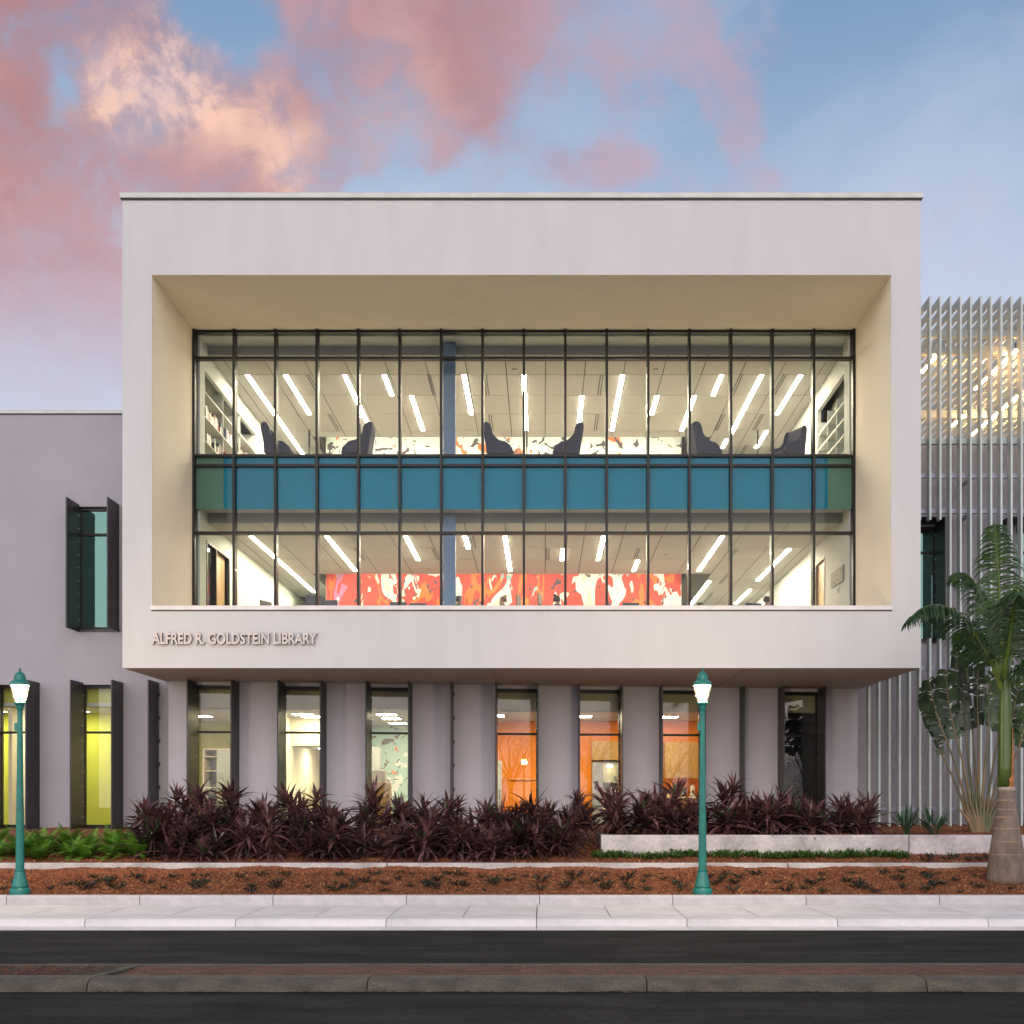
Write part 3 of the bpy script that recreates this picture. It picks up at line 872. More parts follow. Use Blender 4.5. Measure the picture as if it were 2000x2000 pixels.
def shelves():
    SH = pbr('grey shelf', (0.50, 0.52, 0.50), 0.6, var=0.04)
    t = thing('bookshelf', 'white built-in bookshelf with books in the left wall of the upper floor', 'bookshelf', (-10.4, 37, FZ2))
    for z in (13.24, 13.97, 14.70):
        MB().box(-10.76, -10.21, 33.97, 39.98, z, z + .03).build('shelf', SH, t)
    for y in (33.96, 35.98, 37.99, 39.955):
        MB().box(-10.758, -10.23, y, y + .03, FZ2, 15.34).build('upright', SH, t)
    bmats = [pbr('book cover %d' % i, c, 0.6, var=0.1, vscale=8) for i, c in enumerate([(.03, .03, .035), (.20, .11, .06), (.55, .52, .45), (.25, .05, .04), (.08, .10, .14), (.45, .40, .30), (.62, .62, .60)])]
    rs = random.Random(12)
    for zi, z in enumerate((12.86, 13.27, 14.0)):
        y = 34.05
        while y < 39.8:
            if rs.random() < 0.07 or abs((y - 33.97) % 2.01) < .08:
                y += rs.uniform(.12, .5); continue
            w = rs.uniform(.035, .085); h = rs.uniform(.24, .44) * (0.8 if zi == 0 else 1); d = rs.uniform(.2, .3)
            if zi == 0:
                y += w + .15; continue
            m_ = rs.choice(bmats)
            b = MB().box(-10.26 - d, -10.26, y, y + w, z, z + h).build('book', m_)
            tag(b, 'upright book on the %s shelf of the left built-in bookshelf' % ('middle' if zi == 1 else 'second highest'), 'book', 'books on the left shelf')
            y += w + .004
    t = thing('display_shelf', 'empty white display shelving in the right wall of the upper floor', 'bookshelf', (9.3, 35.7, FZ2))
    for z in (12.95, 13.45, 13.95, 14.45):
        MB().box(9.12, 9.53, 34.07, 37.38, z, z + .025).build('shelf', SH, t)
        MB().box(9.13, 9.15, 34.07, 37.38, z + .03, z + .07).build('lip', WHITEP, t)
    for y in (34.07, 35.1, 36.2, 37.34):
        MB().box(9.14, 9.529, y, y + .03, FZ2, 14.9).build('upright', SH, t)


shelves()


def framed_notice():
    t = thing('wall_grille', 'grey framed panel on the right wall of the lower glazed floor', 'wall panel', (RX1, 34.75, 9.3))
    MB().box(RX1 - .04, RX1 - .002, 34.05, 35.5, 9.05, 9.52).build('frame', pbr('grey frame', (.16, .16, .15), .6, var=.1), t)
    MB().box(RX1 - .047, RX1 - .041, 34.12, 35.43, 9.10, 9.47).build('panel_face', pbr('mottled grey print', (.20, .20, .18), .7, var=.7, vscale=9, stretch=(1, 1, 3)), t)
    t = thing('wall_plate', 'small white wall plate under the grey framed panel', 'wall plate', (RX1, 34.7, 8.9))
    MB().box(RX1 - .02, RX1 - .002, 34.6, 34.85, 8.78, 8.97).build('plate', WHITEP, t)
    MB().box(RX1 - .026, RX1 - .021, 34.66, 34.79, 8.84, 8.91).build('screen', SLOT, t)


framed_notice()


def person_proto(cloth):
    """seated adult, one skinned surface; local origin on the floor under the seat, facing -y"""
    V = {'pel': (0, 0, .50, .15), 'wst': (0, .01, .66, .13), 'chs': (0, .01, .86, .155), 'nkb': (0, 0, .98, .09), 'nk': (0, -.01, 1.04, .055), 'hd': (0, -.025, 1.12, .082),
         'hd2': (0, -.02, 1.19, .088), 'top': (0, -.01, 1.245, .06)}
    E = [('pel', 'wst'), ('wst', 'chs'), ('chs', 'nkb'), ('nkb', 'nk'), ('nk', 'hd'), ('hd', 'hd2'), ('hd2', 'top')]
    for s, n in ((-1, 'l'), (1, 'r')):
        V['sh' + n] = (s * .17, 0, .93, .065); V['el' + n] = (s * .22, -.06, .68, .045); V['wr' + n] = (s * .17, -.30, .70, .03); V['ha' + n] = (s * .15, -.38, .70, .035)
        V['hp' + n] = (s * .1, -.02, .49, .10); V['kn' + n] = (s * .13, -.42, .48, .07); V['an' + n] = (s * .13, -.40, .09, .045); V['to' + n] = (s * .13, -.55, .04, .035)
        E += [('nkb', 'sh' + n), ('sh' + n, 'el' + n), ('el' + n, 'wr' + n), ('wr' + n, 'ha' + n), ('pel', 'hp' + n), ('hp' + n, 'kn' + n), ('kn' + n, 'an' + n), ('an' + n, 'to' + n)]
    keys = list(V); me = bpy.data.meshes.new('person')
    me.from_pydata([V[k][:3] for k in keys], [(keys.index(a), keys.index(b)) for a, b in E], [])
    o = bpy.data.objects.new('tmp', me); COL.objects.link(o)
    o.modifiers.new('skin', 'SKIN')
    for i, k in enumerate(keys):
        sv = me.skin_vertices[0].data[i]; sv.radius = (V[k][3], V[k][3]); sv.use_root = (k == 'pel')
    sb = o.modifiers.new('sub', 'SUBSURF'); sb.levels = 2; sb.render_levels = 2
    dg = bpy.context.evaluated_depsgraph_get(); dg.update()
    m2 = bpy.data.meshes.new_from_object(o.evaluated_get(dg)); bpy.data.objects.remove(o)
    m2.materials.clear(); m2.materials.append(cloth); m2.materials.append(pbr('skin', (.42, .23, .15), .6, var=.05))
    for p in m2.polygons:
        p.use_smooth = True
        c = p.center
        p.material_index = 1 if (c.z > 1.0 or (c.z < .76 and c.y < -.27 and c.z > .6)) else 0
    return m2


def people():
    cl = [pbr('dark shirt', (.04, .05, .09), .9, var=.1), pbr('grey shirt', (.3, .3, .3), .9, var=.1)]
    ms = [person_proto(cl[0]), person_proto(cl[1])]
    spec = [(897, 34.6, 0, .9, (.02, .02, .03), 'person seen as a dark head beside the blue column on the lower floor'),
            (982, 34.7, 1, -1.2, (.16, .08, .04), 'person with light brown hair right of the blue column on the lower floor'),
            (1088, 34.6, 0, 2.2, (.03, .02, .015), 'person with dark tied-up hair at the middle of the lower glass'),
            (1498, 34.7, 1, 2.4, (.02, .015, .012), 'person with short dark hair near the right end of the lower floor'),
            (1368, 34.9, 0, .4, (.02, .015, .012), 'person whose dark hair just shows above the sill, left of the last one')]
    for k, (px, D, mi, rz, hc, lab) in enumerate(spec):
        t = thing('person', lab, 'person', (0, 0, 0), 'people on the lower floor')
        link('body', ms[mi], t)
        h = MB(); n = 14
        h.lathe([(.03, 1.285), (.08, 1.27), (.104, 1.22), (.108, 1.16), (.098, 1.11)], 16, c=(0, .018), caps=True).build('hair', pbr('hair %d' % k, hc, .6, var=.2, vscale=30), t, smooth=True)
        if k in (1, 2):
            MB().lathe([(.01, 1.33), (.045, 1.315), (.05, 1.28), (.02, 1.25)], 12, c=(0, .09)).build('hair_bun', MATS['hair %d' % k], t, smooth=True)
        m2 = MB().lathe([(.011, 1.148), (.012, 1.156)], 8, c=(0, -.118)); m2.build('nose', MATS['skin'], t)
        t.location = (X(px, D), D, FZ1 + (.04 if k != 4 else -.12)); t.rotation_euler = (0, 0, rz)
        # the stool they sit on
        s = thing('stool', 'upholstered stool under the person, %s of five by the lower glass' % ORD[k], 'stool', (X(px, D), D, FZ1), 'stools on the lower floor')
        x = X(px, D); MB().lathe([(.2, FZ1 + .30), (.21, FZ1 + .34), (.2, FZ1 + .40)], 18, c=(x, D)).build('seat', cl[0], s)
        MB().lathe([(.22, FZ1), (.22, FZ1 + .02), (.03, FZ1 + .03), (.03, FZ1 + .3)], 18, c=(x, D)).build('base', BRONZE, s)


people()


def monitors():
    spec = [(614, 1163, 34.6, .3), (643, 1172, 34.7, -.1), (519, 1174, 34.3, 1.1), (778, 1176, 34.8, 0), (1013, 1163, 34.5, 1.35), (1054, 1160, 34.6, 1.35), (816, 1178, 34.6, .2), (1232, 1177, 34.7, .1), (1472, 1178, 34.8, .2)]
    for k, (px, py, D, rz) in enumerate(spec):
        zt = Z(py, D); x = X(px, D)
        t = thing('monitor', 'dark computer monitor just above the lower sill, %s from the left' % ORD[k], 'monitor', (0, 0, 0), 'monitors on the lower floor')
        MB().box(-.26, .26, -.015, .015, -.34, 0).build('screen', pbr('monitor plastic', (.03, .03, .035), .4, var=.1), t, bevel=.006)
        MB().box(-.025, .025, .02, .045, -.50, -.12).build('neck', BRONZE, t); MB().box(-.12, .12, -.07, .1, -.51, -.50).build('foot', BRONZE, t)
        t.location = (x, D, zt); t.rotation_euler = (0, 0, rz)
        zd = zt - .51
        d = thing('desk', 'narrow desk carrying the %s monitor from the left' % ORD[k], 'desk', (x, D, FZ1), 'desks on the lower floor')
        MB().box(x - .40, x + .40, D - .3, D + .3, zd - .035, zd).build('desk_top', WHITEP, d)
        for sx in (-.36, .36):
            MB().box(x + sx - .02, x + sx + .02, D - .26, D + .26, FZ1, zd - .035).build('leg', BRONZE, d)


monitors()

# ================================================================== GROUND FLOOR AND WINGS
GZ0, GZ1 = 1.58, 5.80        # window opening bottom / top
WB = 0.6                     # walls start below the mulch


def tilt(px):
    """plan point of the slanting ground-floor wall under picture column px"""
    D = 34.489 / (1 - 0.11667 * (px - PX) / F)
    return X(px, D), D


def hole_wall(x0, x1, y, z0, z1, holes, th=0.3):
    """wall in the xz plane at depth y with rectangular openings (reveals included)"""
    xs = sorted({x0, x1, *[h[0] for h in holes], *[h[1] for h in holes]}); zs = sorted({z0, z1, *[h[2] for h in holes], *[h[3] for h in holes]})
    m = MB()
    for i in range(len(xs) - 1):
        for j in range(len(zs) - 1):
            cx, cz = (xs[i] + xs[i + 1]) / 2, (zs[j] + zs[j + 1]) / 2
            if any(h[0] < cx < h[1] and h[2] < cz < h[3] for h in holes):
                continue
            b = len(m.v)
            for yy in (y, y + th):
                m.v += [(xs[i], yy, zs[j]), (xs[i + 1], yy, zs[j]), (xs[i + 1], yy, zs[j + 1]), (xs[i], yy, zs[j + 1])]
            m.f += [(b, b + 1, b + 2, b + 3), (b + 7, b + 6, b + 5, b + 4)]
    for a, c, z_0, z_1 in holes:
        b = len(m.v)
        for yy in (y, y + th):
            m.v += [(a, yy, z_0), (c, yy, z_0), (c, yy, z_1), (a, yy, z_1)]
        m.f += [(b + 1, b, b + 4, b + 5), (b + 2, b + 1, b + 5, b + 6), (b + 3, b + 2, b + 6, b + 7), (b, b + 3, b + 7, b + 4)]
    return m


FINL, FINT = 0.86, 0.036


def fin(parent, x, y, z0, z1, back=0.13, bolts=0, n=8, name='fin', length=FINL):
    f = MB().box(x - FINT / 2, x + FINT / 2, y - length, y + back, z0, z1).build(name, FIN, parent)
    return f


def bolts(parent, x, y, z0, z1, n, side):
    m = MB()
    for k in range(n):
        z = z0 + (z1 - z0) * (k + .5) / n
        m.box(x + (FINT / 2 if side > 0 else -FINT / 2 - .03), x + (FINT / 2 + .03 if side > 0 else -FINT / 2), y - .05, y - .015, z - .012, z + .012)
        m.box(x + (FINT / 2 if side > 0 else -FINT / 2 - .018), x + (FINT / 2 + .018 if side > 0 else -FINT / 2), y - .13, y - .10, z - .01, z + .01)
    tag(m.build('bolts', BOLT, parent), kind='stuff')


def window(a, b, z0, z1, zt, lab=None, fins='lr', glz=None, fz=None):
    """a, b: plan points of the opening at the wall face. Frame and panes sit 0.12 m back."""
    ax, ay = a; bx, by = b
    L_ = math.hypot(bx - ax, by - ay); ux, uy = (bx - ax) / L_, (by - ay) / L_; nx, ny = -uy, ux      # n points into the building

    def bar(m, s0, s1, d0, d1, za, zb):
        pl = [(ax + ux * s + nx * d, ay + uy * s + ny * d) for s, d in ((s0, d0), (s1, d0), (s1, d1), (s0, d1))]
        m.prism(pl, za, zb)
    m = MB(); w = .055
    bar(m, .0, w, .10, .22, z0, z1); bar(m, L_ - w, L_, .10, .22, z0, z1)
    bar(m, w, L_ - w, .10, .22, z1 - .10, z1); bar(m, w, L_ - w, .10, .22, z0, z0 + .09)
    win = m.build('window', BRONZE, LIB)
    m = MB(); bar(m, w, L_ - w, .09, .21, zt - .032, zt + .032); m.build('transom', BRONZE, win)
    for za, zb in ((z0 + .09, zt - .032), (zt + .032, z1 - .10)):
        m = MB(); bar(m, w, L_ - w, .155, .165, za, zb); m.build('pane', glz or GLASS_G, win)
    m = MB(); bar(m, -.03, L_ + .03, -.05, .10, z0 - .05, z0); m.build('sill', FIN, win)
    f0, f1 = fz or (z0 - .06, z1 + .06)
    if 'l' in fins:
        fin(win, ax + FINT / 2 + .002, ay, f0, f1); bolts(win, ax + FINT / 2 + .002, ay, z0 + .1, z1 - .1, 9, 1)
    if 'r' in fins:
        fin(win, bx - FINT / 2 - .002, by, f0, f1); bolts(win, bx - FINT / 2 - .002, by, z0 + .1, z1 - .1, 9, -1)
    if lab:
        win['label'] = lab
    return win


# ---- slanting wall under the overhang
W = [(382, 467.6), (554, 637.9), (722, 805.7), (969, 1052), (1129, 1213.5), (1287, 1371), (1519, 1600)]
WCOL = ['olive room', 'cream room', 'pale mural room', 'orange room', 'kitchen with fridge', 'kitchen cupboards', 'unlit room']


def slanting_wall():
    m = MB(); pts = [329.0]
    for a, b in W:
        pts += [a, b]
    pts.append(1675.0)
    nx, ny = -0.1159, 0.9933

    def seg(p, q, z0, z1):
        (x0, y0), (x1, y1) = tilt(p), tilt(q)
        m.prism([(x0, y0), (x1, y1), (x1 + nx * .3, y1 + ny * .3), (x0 + nx * .3, y0 + ny * .3)], z0, z1)
    for k in range(0, len(pts), 2):
        seg(pts[k], pts[k + 1], WB, ZB)
    for a, b in W:
        seg(a, b, WB, GZ0); seg(a, b, GZ1, ZB)
    m.build('ground_floor_wall', LAVG, LIB)
    for (a, b), c in zip(W, WCOL):
        window(tilt(a), tilt(b), GZ0, GZ1, 4.42, 'tall window to the ' + c, fz=(GZ0 - .06, ZB - .012))
    for px in (885, 1445):
        x, y = tilt(px)
        f = MB().box(x - FINT / 2, x + FINT / 2, y - FINL, y - .03, GZ0 - .06, ZB - .012).build('fin', FIN, LIB)
        f['label'] = 'single charcoal fin on the blank wall'
        br = MB()
        for k in range(6):
            z = 5.6 - k * .72
            br.box(x + FINT / 2, x + FINT / 2 + .03, y - .10, y + .01, z - .05, z + .05)
        tag(br.build('fin_brackets', FIN, LIB), kind='stuff')


slanting_wall()

# ---- left wing
DL, DR = 33.2, 35.65
LWX0, LWX1 = -40.0, tilt(329)[0]
lw_h = [(X(a, DL), X(a + 81, DL)) for a in (-331, -167, -3.4, 160)]
ul_h = [(X(a, DL), X(a + 81, DL)) for a in (-310, 152)]
UZ0, UZ1 = 7.42, 11.05
hw = hole_wall(LWX0, LWX1, DL, WB, 13.80, [(a, b, GZ0, GZ1) for a, b in lw_h] + [(a, min(b, LWX1 - .05), UZ0, UZ1) for a, b in ul_h])
hw.build('left_wing_wall', LAV, LIB)
MB().box(LWX0, X0 - .001, DL - .05, 48, 13.78, 13.885).build('left_wing_coping', COPING, LIB, bevel=.01)
MB().box(LWX0, X0 - .001, DL - .015, 48, 13.755, 13.78).build('coping_drip', SLOT, LIB)
MB().box(LWX0, X0 - .001, DL + .3, 50, 13.5, 13.77).build('left_wing_roof', COPING, LIB)
for k, (a, b) in enumerate(lw_h):
    window((a, DL), (b, DL), GZ0, GZ1, 4.40, 'tall lime-lit window of the left wing')
for k, (a, b) in enumerate(ul_h):
    window((a, DL), (min(b, LWX1 - .05), DL), UZ0, UZ1, 10.25, 'upper left wing window reflecting the sky', glz=glass('dark reflecting glass', (.55, .66, .60), .22, 0.0, (.26, .46, .44)))
x = X(309.4, DL)
f = MB().box(x - FINT / 2, x + FINT / 2, DL - FINL, DL - .03, GZ0 - .06, GZ1 + .06).build('fin', FIN, LIB); f['label'] = 'single charcoal fin beside the overhang'
br = MB()
for k in range(6):
    z = 5.5 - k * .68
    br.box(x + FINT / 2, x + FINT / 2 + .035, DL - .10, DL + .01, z - .05, z + .05)
tag(br.build('fin_brackets', FIN, LIB), kind='stuff')

# ---- right wing
ur = (X(1748, DR), X(1829, DR)); ur2 = (X(1985, DR), X(2066, DR))
hole_wall(tilt(1675)[0] + .001, 30.0, DR, WB, 13.8, [(*ur, UZ0, UZ1), (*ur2, UZ0, UZ1)]).build('right_wing_wall', LAV, LIB)
for a, b in (ur, ur2):
    window((a, DR), (b, DR), UZ0, UZ1, 10.25, 'dark upper window of the right wing', glz=MATS['dark reflecting glass'], fins='r')
    MB().box(a - .6, b, DR - FINL, DR, UZ1 + .065, UZ1 + .10).build('hood', FIN, LIB)
MB().box(X1 + .001, 30.0, DR + .31, 48, 12.9, 13.25).build('terrace_floor', CONC, LIB)
MB().box(X1 + .2, 30.0, 48, 48.3, 12.0, 17.4).build('terrace_wall', LAV, LIB)
for a, b in ((ur[0] - .4, ur[1] + .6), (ur2[0] - .4, ur2[1] + .6), (ul_h[0][0] - .5, ul_h[0][1] + .5), (ul_h[1][0] - .8, LWX1 + .1)):
    yy = DR if a > 0 else DL
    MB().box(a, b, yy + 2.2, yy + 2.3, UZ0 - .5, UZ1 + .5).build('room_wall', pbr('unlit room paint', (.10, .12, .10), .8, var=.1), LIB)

# ---------------------------------------------------------------- rooms behind the ground-floor windows
GF, GC = 1.55, 5.19
LIME = pbr('lime wall paint', (.40, .45, .055), .8, var=.02)
OLIVE = pbr('olive wall paint', (.40, .40, .07), .8, var=.03)
ORANGE = pbr('orange wall paint', (.85, .25, .004), .75, var=.03)
CREAM = pbr('cream wall paint', (.74, .68, .50), .8, var=.02)
WOOD = pbr('cabinet wood', (.34, .20, .05), .5, var=.15, vscale=4, stretch=(6, 6, .6))
STEEL = pbr('stainless steel', (.42, .41, .38), .32, .9, var=.08, vscale=2, stretch=(1, 1, .2))


def slab(name, ma, *b):
    return MB().box(*b).build(name, ma, LIB)


def troffer(x, y, label, w=.6, l=1.2, group='recessed lights of the ground floor', mat=None):
    t = thing('ceiling_light', label, 'light', (x, y, GC), group)
    MB().box(x - w / 2 - .03, x + w / 2 + .03, y - l / 2 - .03, y + l / 2 + .03, GC - .02, GC - .002).build('frame', WHITEP, t)
    MB().box(x - w / 2, x + w / 2, y - l / 2, y + l / 2, GC - .026, GC - .0205).build('diffuser', mat or PANELL, t)


slab('floor', CARPET, -30, -12.75, 33.52, 36.6, GF - .2, GF)
slab('ceiling', TILE, -30, -12.75, 33.52, 36.6, GC, GC + .1)
slab('room_wall', LIME, -30, -12.75, 36.4, 36.55, GF, GC)
slab('room_wall', CREAM, -12.75, -12.6, 33.52, 41, GF, GC)
slab('room_wall', CREAM, -15.95, -15.85, 33.6, 36.39, GF, GC)
slab('bulkhead', OLIVE, -30, -12.76, 33.56, 33.6, GC - .02, GZ1 + .1)
for k, x in enumerate((-19.4, -17.2, -14.6)):
    troffer(x, 35.0, '%s recessed light in the lime rooms of the left wing' % ORD[k], l=1.0)
# olive room, cream room with the pale mural
slab('floor', CARPET, -12.58, -3.5, 33.9, 46.2, GF - .2, GF)
slab('ceiling', TILE, -12.58, -3.5, 34.7, 46.2, GC, GC + .1)
slab('room_wall', OLIVE, -12.58, -8.75, 40.5, 40.6, GF, GC)
slab('room_wall', CREAM, -8.75, -8.6, 35.4, 46.2, GF, GC)
slab('room_wall', CREAM, -8.6, -6.72, 46.2, 46.3, GF, GC)
slab('room_wall', CREAM, -6.72, -6.66, 42.9, 46.2, GF, GC)
slab('room_wall', WHITEP, -3.5, -3.4, 34.4, 46.2, GF, GC)
slab('header', CREAM, -8.59, -6.9, 38.5, 38.65, 4.25, GC - .002)
slab('ceiling', TILE, -8.59, -6.9, 38.66, 46.19, 4.25, 4.35)
slab('room_wall', WHITEP, -6.66, -3.5, 42.95, 43.1, GF, GC)
m = MB()
for (p, q) in ((329, 640), (640, 1060), (1060, 1440), (1440, 1675)):
    (xa, ya), (xb, yb) = tilt(p), tilt(q)
    m.prism([(xa, ya + .42), (xb, yb + .42), (xb, yb + .46), (xa, ya + .46)], GC - .02, ZB - .01)
m.build('bulkhead', pbr('tan bulkhead paint', (.42, .37, .22), .8, var=.03), LIB)
for k, (x, y) in enumerate([(-11.4, 37.5), (-9.7, 36.4), (-7.8, 36.6), (-7.75, 37.7), (-5.1, 36.7), (-5.2, 38.6), (-5.3, 41.0)]):
    troffer(x, y, '%s square recessed light behind the windows left of the single fin' % ORD[k], w=.6, l=.6)
t = thing('ceiling_light', 'recessed light over the cream side wall behind the second window', 'light', (-7.8, 41, 4.25))
MB().box(-8.1, -7.5, 40.6, 41.2, 4.225, 4.248).build('diffuser', PANELL, t)
WM = ramp_mat('pale teal splash mural', [(0.0, (.42, .60, .54)), (.57, (.80, .80, .74)), (.63, (.42, .60, .54))], .7, 3, dist=.8, off=(2, 0, 5),
              splat=[(1.1, .64, (.80, .22, .04), (3, 3, .6)), (1.9, .63, (.16, .12, .10), (6, 1, 7)), (3.5, .68, (.8, .8, .74), (1, 9, 3))])
tag(MB().box(-6.65, -3.52, 42.93, 42.948, GF, GC - .01).build('mural', WM), 'pale teal splash mural behind the third window', 'mural')
# orange kitchen
slab('floor', CARPET, -3.39, 6.5, 35.6, 40.3, GF - .2, GF)
slab('ceiling', TILE, -3.39, 6.5, 35.75, 40.3, GC, GC + .1)
slab('room_wall', ORANGE, -3.39, 6.5, 40.2, 40.3, GF, GC)
slab('room_wall', ORANGE, 6.4, 6.5, 35.6, 40.19, GF, GC)
OLT = emit('lit kitchen troffer', (1.0, 0.84, 0.55), 95.0)
for k, (x, y) in enumerate([(-1.6, 37.2), (1.3, 37.6), (4.2, 37.9)]):
    troffer(x, y, '%s recessed light of the orange kitchen' % ORD[k], w=.6, l=.6, group='recessed lights of the orange kitchen', mat=OLT)
# dark room
slab('floor', CARPET, 6.52, 9.9, 36.1, 40, GF - .2, GF)
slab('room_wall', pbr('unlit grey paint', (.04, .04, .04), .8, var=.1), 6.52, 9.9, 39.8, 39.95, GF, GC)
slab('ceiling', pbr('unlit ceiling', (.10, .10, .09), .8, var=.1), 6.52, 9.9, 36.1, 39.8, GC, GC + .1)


def kitchen():
    y0 = 39.45
    t = thing('cupboard', 'wooden wall cupboard above the fridge in the orange kitchen', 'cupboard', (2.3, 39.8, 3.75))
    MB().box(1.72, 3.2, y0, 40.19, 3.78, 4.45).build('body', WOOD, t)
    for a, b in ((1.73, 2.21), (2.22, 2.70), (2.71, 3.19)):
        d = MB().box(a, b, y0 - .02, y0 - .001, 3.79, 4.44).build('door', WOOD, t)
        MB().box(b - .05, b - .035, y0 - .045, y0 - .021, 3.84, 4.02).build('handle', STEEL, d)
    t = thing('fridge', 'steel fridge with its lit glass door, behind the fifth window', 'fridge', (2.2, 39.8, GF))
    m = MB(); m.box(1.72, 1.76, y0, 40.18, GF, 3.7); m.box(2.62, 2.66, y0, 40.18, GF, 3.7); m.box(1.76, 2.62, 40.14, 40.18, GF, 3.7); m.box(1.76, 2.62, y0, 40.14, 3.64, 3.7); m.box(1.76, 2.62, y0, 40.14, GF, GF + .12)
    m.box(2.06, 2.09, y0, 40.14, GF + .12, 3.64)
    m.build('body', STEEL, t)
    d = MB().box(1.73, 2.08, y0 - .05, y0 - .002, GF + .1, 3.68).build('door', STEEL, t)
    MB().box(2.03, 2.05, y0 - .09, y0 - .051, 2.3, 3.3).build('handle', STEEL, d)
    MB().box(1.80, 1.94, y0 - .056, y0 - .0505, 2.75, 3.05).build('dispenser', SLOT, d)
    LIN = pbr('white fridge lining', (.80, .76, .62), .4, var=.03)
    MB().box(2.092, 2.618, 40.12, 40.138, GF + .13, 3.63).build('lining', LIN, t)
    for z in (2.05, 2.35, 2.68, 3.0):
        MB().box(2.095, 2.615, y0 + .03, 40.11, z, z + .02).build('shelf', LIN, t)
    MB().box(2.25, 2.45, 39.7, 39.85, 3.55, 3.60).build('fridge_lamp', emit('fridge lamp', (1, .85, .5), 22), t)
    MB().box(2.15, 2.55, 39.6, 39.9, 2.30, 2.335).build('fridge_lamp', MATS['fridge lamp'], t)
    rs = random.Random(9)
    for k in range(9):
        z = (2.07, 2.37, 2.70, 3.02)[k % 4]; x = 2.16 + .12 * (k % 4) + rs.uniform(-.02, .02)
        o = thing('food_container', 'small food container on the lit fridge shelves', 'container', (x, 39.65, z), 'containers in the fridge')
        h = rs.uniform(.08, .2); r = rs.uniform(.03, .05); c = rs.choice([(.5, .45, .3), (.25, .15, .06), (.6, .6, .55), (.3, .35, .3)])
        ma = pbr('food pot %d' % k, c, .4, var=.1)
        MB().lathe([(r, z), (r * 1.05, z + h * .7), (r * .6, z + h * .85), (r * .6, z + h)], 10, c=(x, 39.62)).build('jar', ma, o)
        MB().lathe([(r * .66, z + h), (r * .66, z + h + .015)], 10, c=(x, 39.62)).build('lid', BRONZE, o)
    t = thing('wall_cupboard', 'tall wooden wall cupboards behind the sixth window', 'cupboard', (4.9, 39.8, 3.15))
    MB().box(4.28, 6.2, 39.6, 40.19, 3.15, 4.42).build('body', WOOD, t)
    for k in range(4):
        a = 4.29 + k * .477
        d = MB().box(a, a + .468, 39.575, 39.598, 3.16, 4.41).build('door', WOOD, t); MB().box(a + .40, a + .415, 39.55, 39.574, 3.22, 3.40).build('handle', STEEL, d)
    t = thing('kitchen_counter', 'pale kitchen counter under the wall cupboards', 'counter', (4.8, 39.7, GF))
    MB().box(3.6, 6.3, 39.35, 40.19, 2.45, 2.50).build('counter_top', CREAM, t); MB().box(3.65, 6.25, 39.4, 40.18, GF, 2.45).build('base_unit', WOOD, t)
    for k, (x, w, h, c, lab) in enumerate([(4.35, .16, .28, (.7, .68, .6), 'white coffee tin on the kitchen counter'), (4.62, .14, .16, (.5, .5, .45), 'grey cup stack on the kitchen counter'),
                                           (4.95, .2, .3, (.06, .05, .05), 'black coffee maker on the kitchen counter'), (5.25, .18, .4, (.55, .52, .45), 'tall pale canister at the end of the kitchen counter')]):
        o = thing('counter_item', lab, 'kitchen item', (x, 39.6, 2.5))
        MB().lathe([(w / 2, 2.5), (w / 2, 2.5 + h * .8), (w * .38, 2.5 + h)], 14, c=(x, 39.6)).build('body', pbr('item %d' % k, c, .4, var=.05), o)
        MB().box(x - .02, x + .02, 39.6 - w / 2 - .04, 39.6 - w / 2, 2.5 + h * .3, 2.5 + h * .6).build('handle', BRONZE, o)
    t = thing('socket', 'white wall socket on the orange splashback', 'socket', (4.75, 40.19, 2.85))
    MB().box(4.70, 4.80, 40.17, 40.198, 2.78, 2.93).build('plate', WHITEP, t)
    # hinged white door with a handle at the left of the orange room
    t = thing('interior_door', 'pale door standing open at the left of the orange room', 'door', (-1.55, 39.4, GF))
    MB().box(-1.63, -1.45, 39.3, 39.36, GF, 3.75).build('door_leaf', WHITEP, t); MB().box(-1.53, -1.50, 39.25, 39.29, 2.4, 2.75).build('handle', BRONZE, t)
    MB().box(-1.2, -.2, 40.12, 40.19, 3.1, 3.16).build('chair_rail', pbr('pale orange trim', (.8, .36, .08), .7, var=.03), LIB)


kitchen()


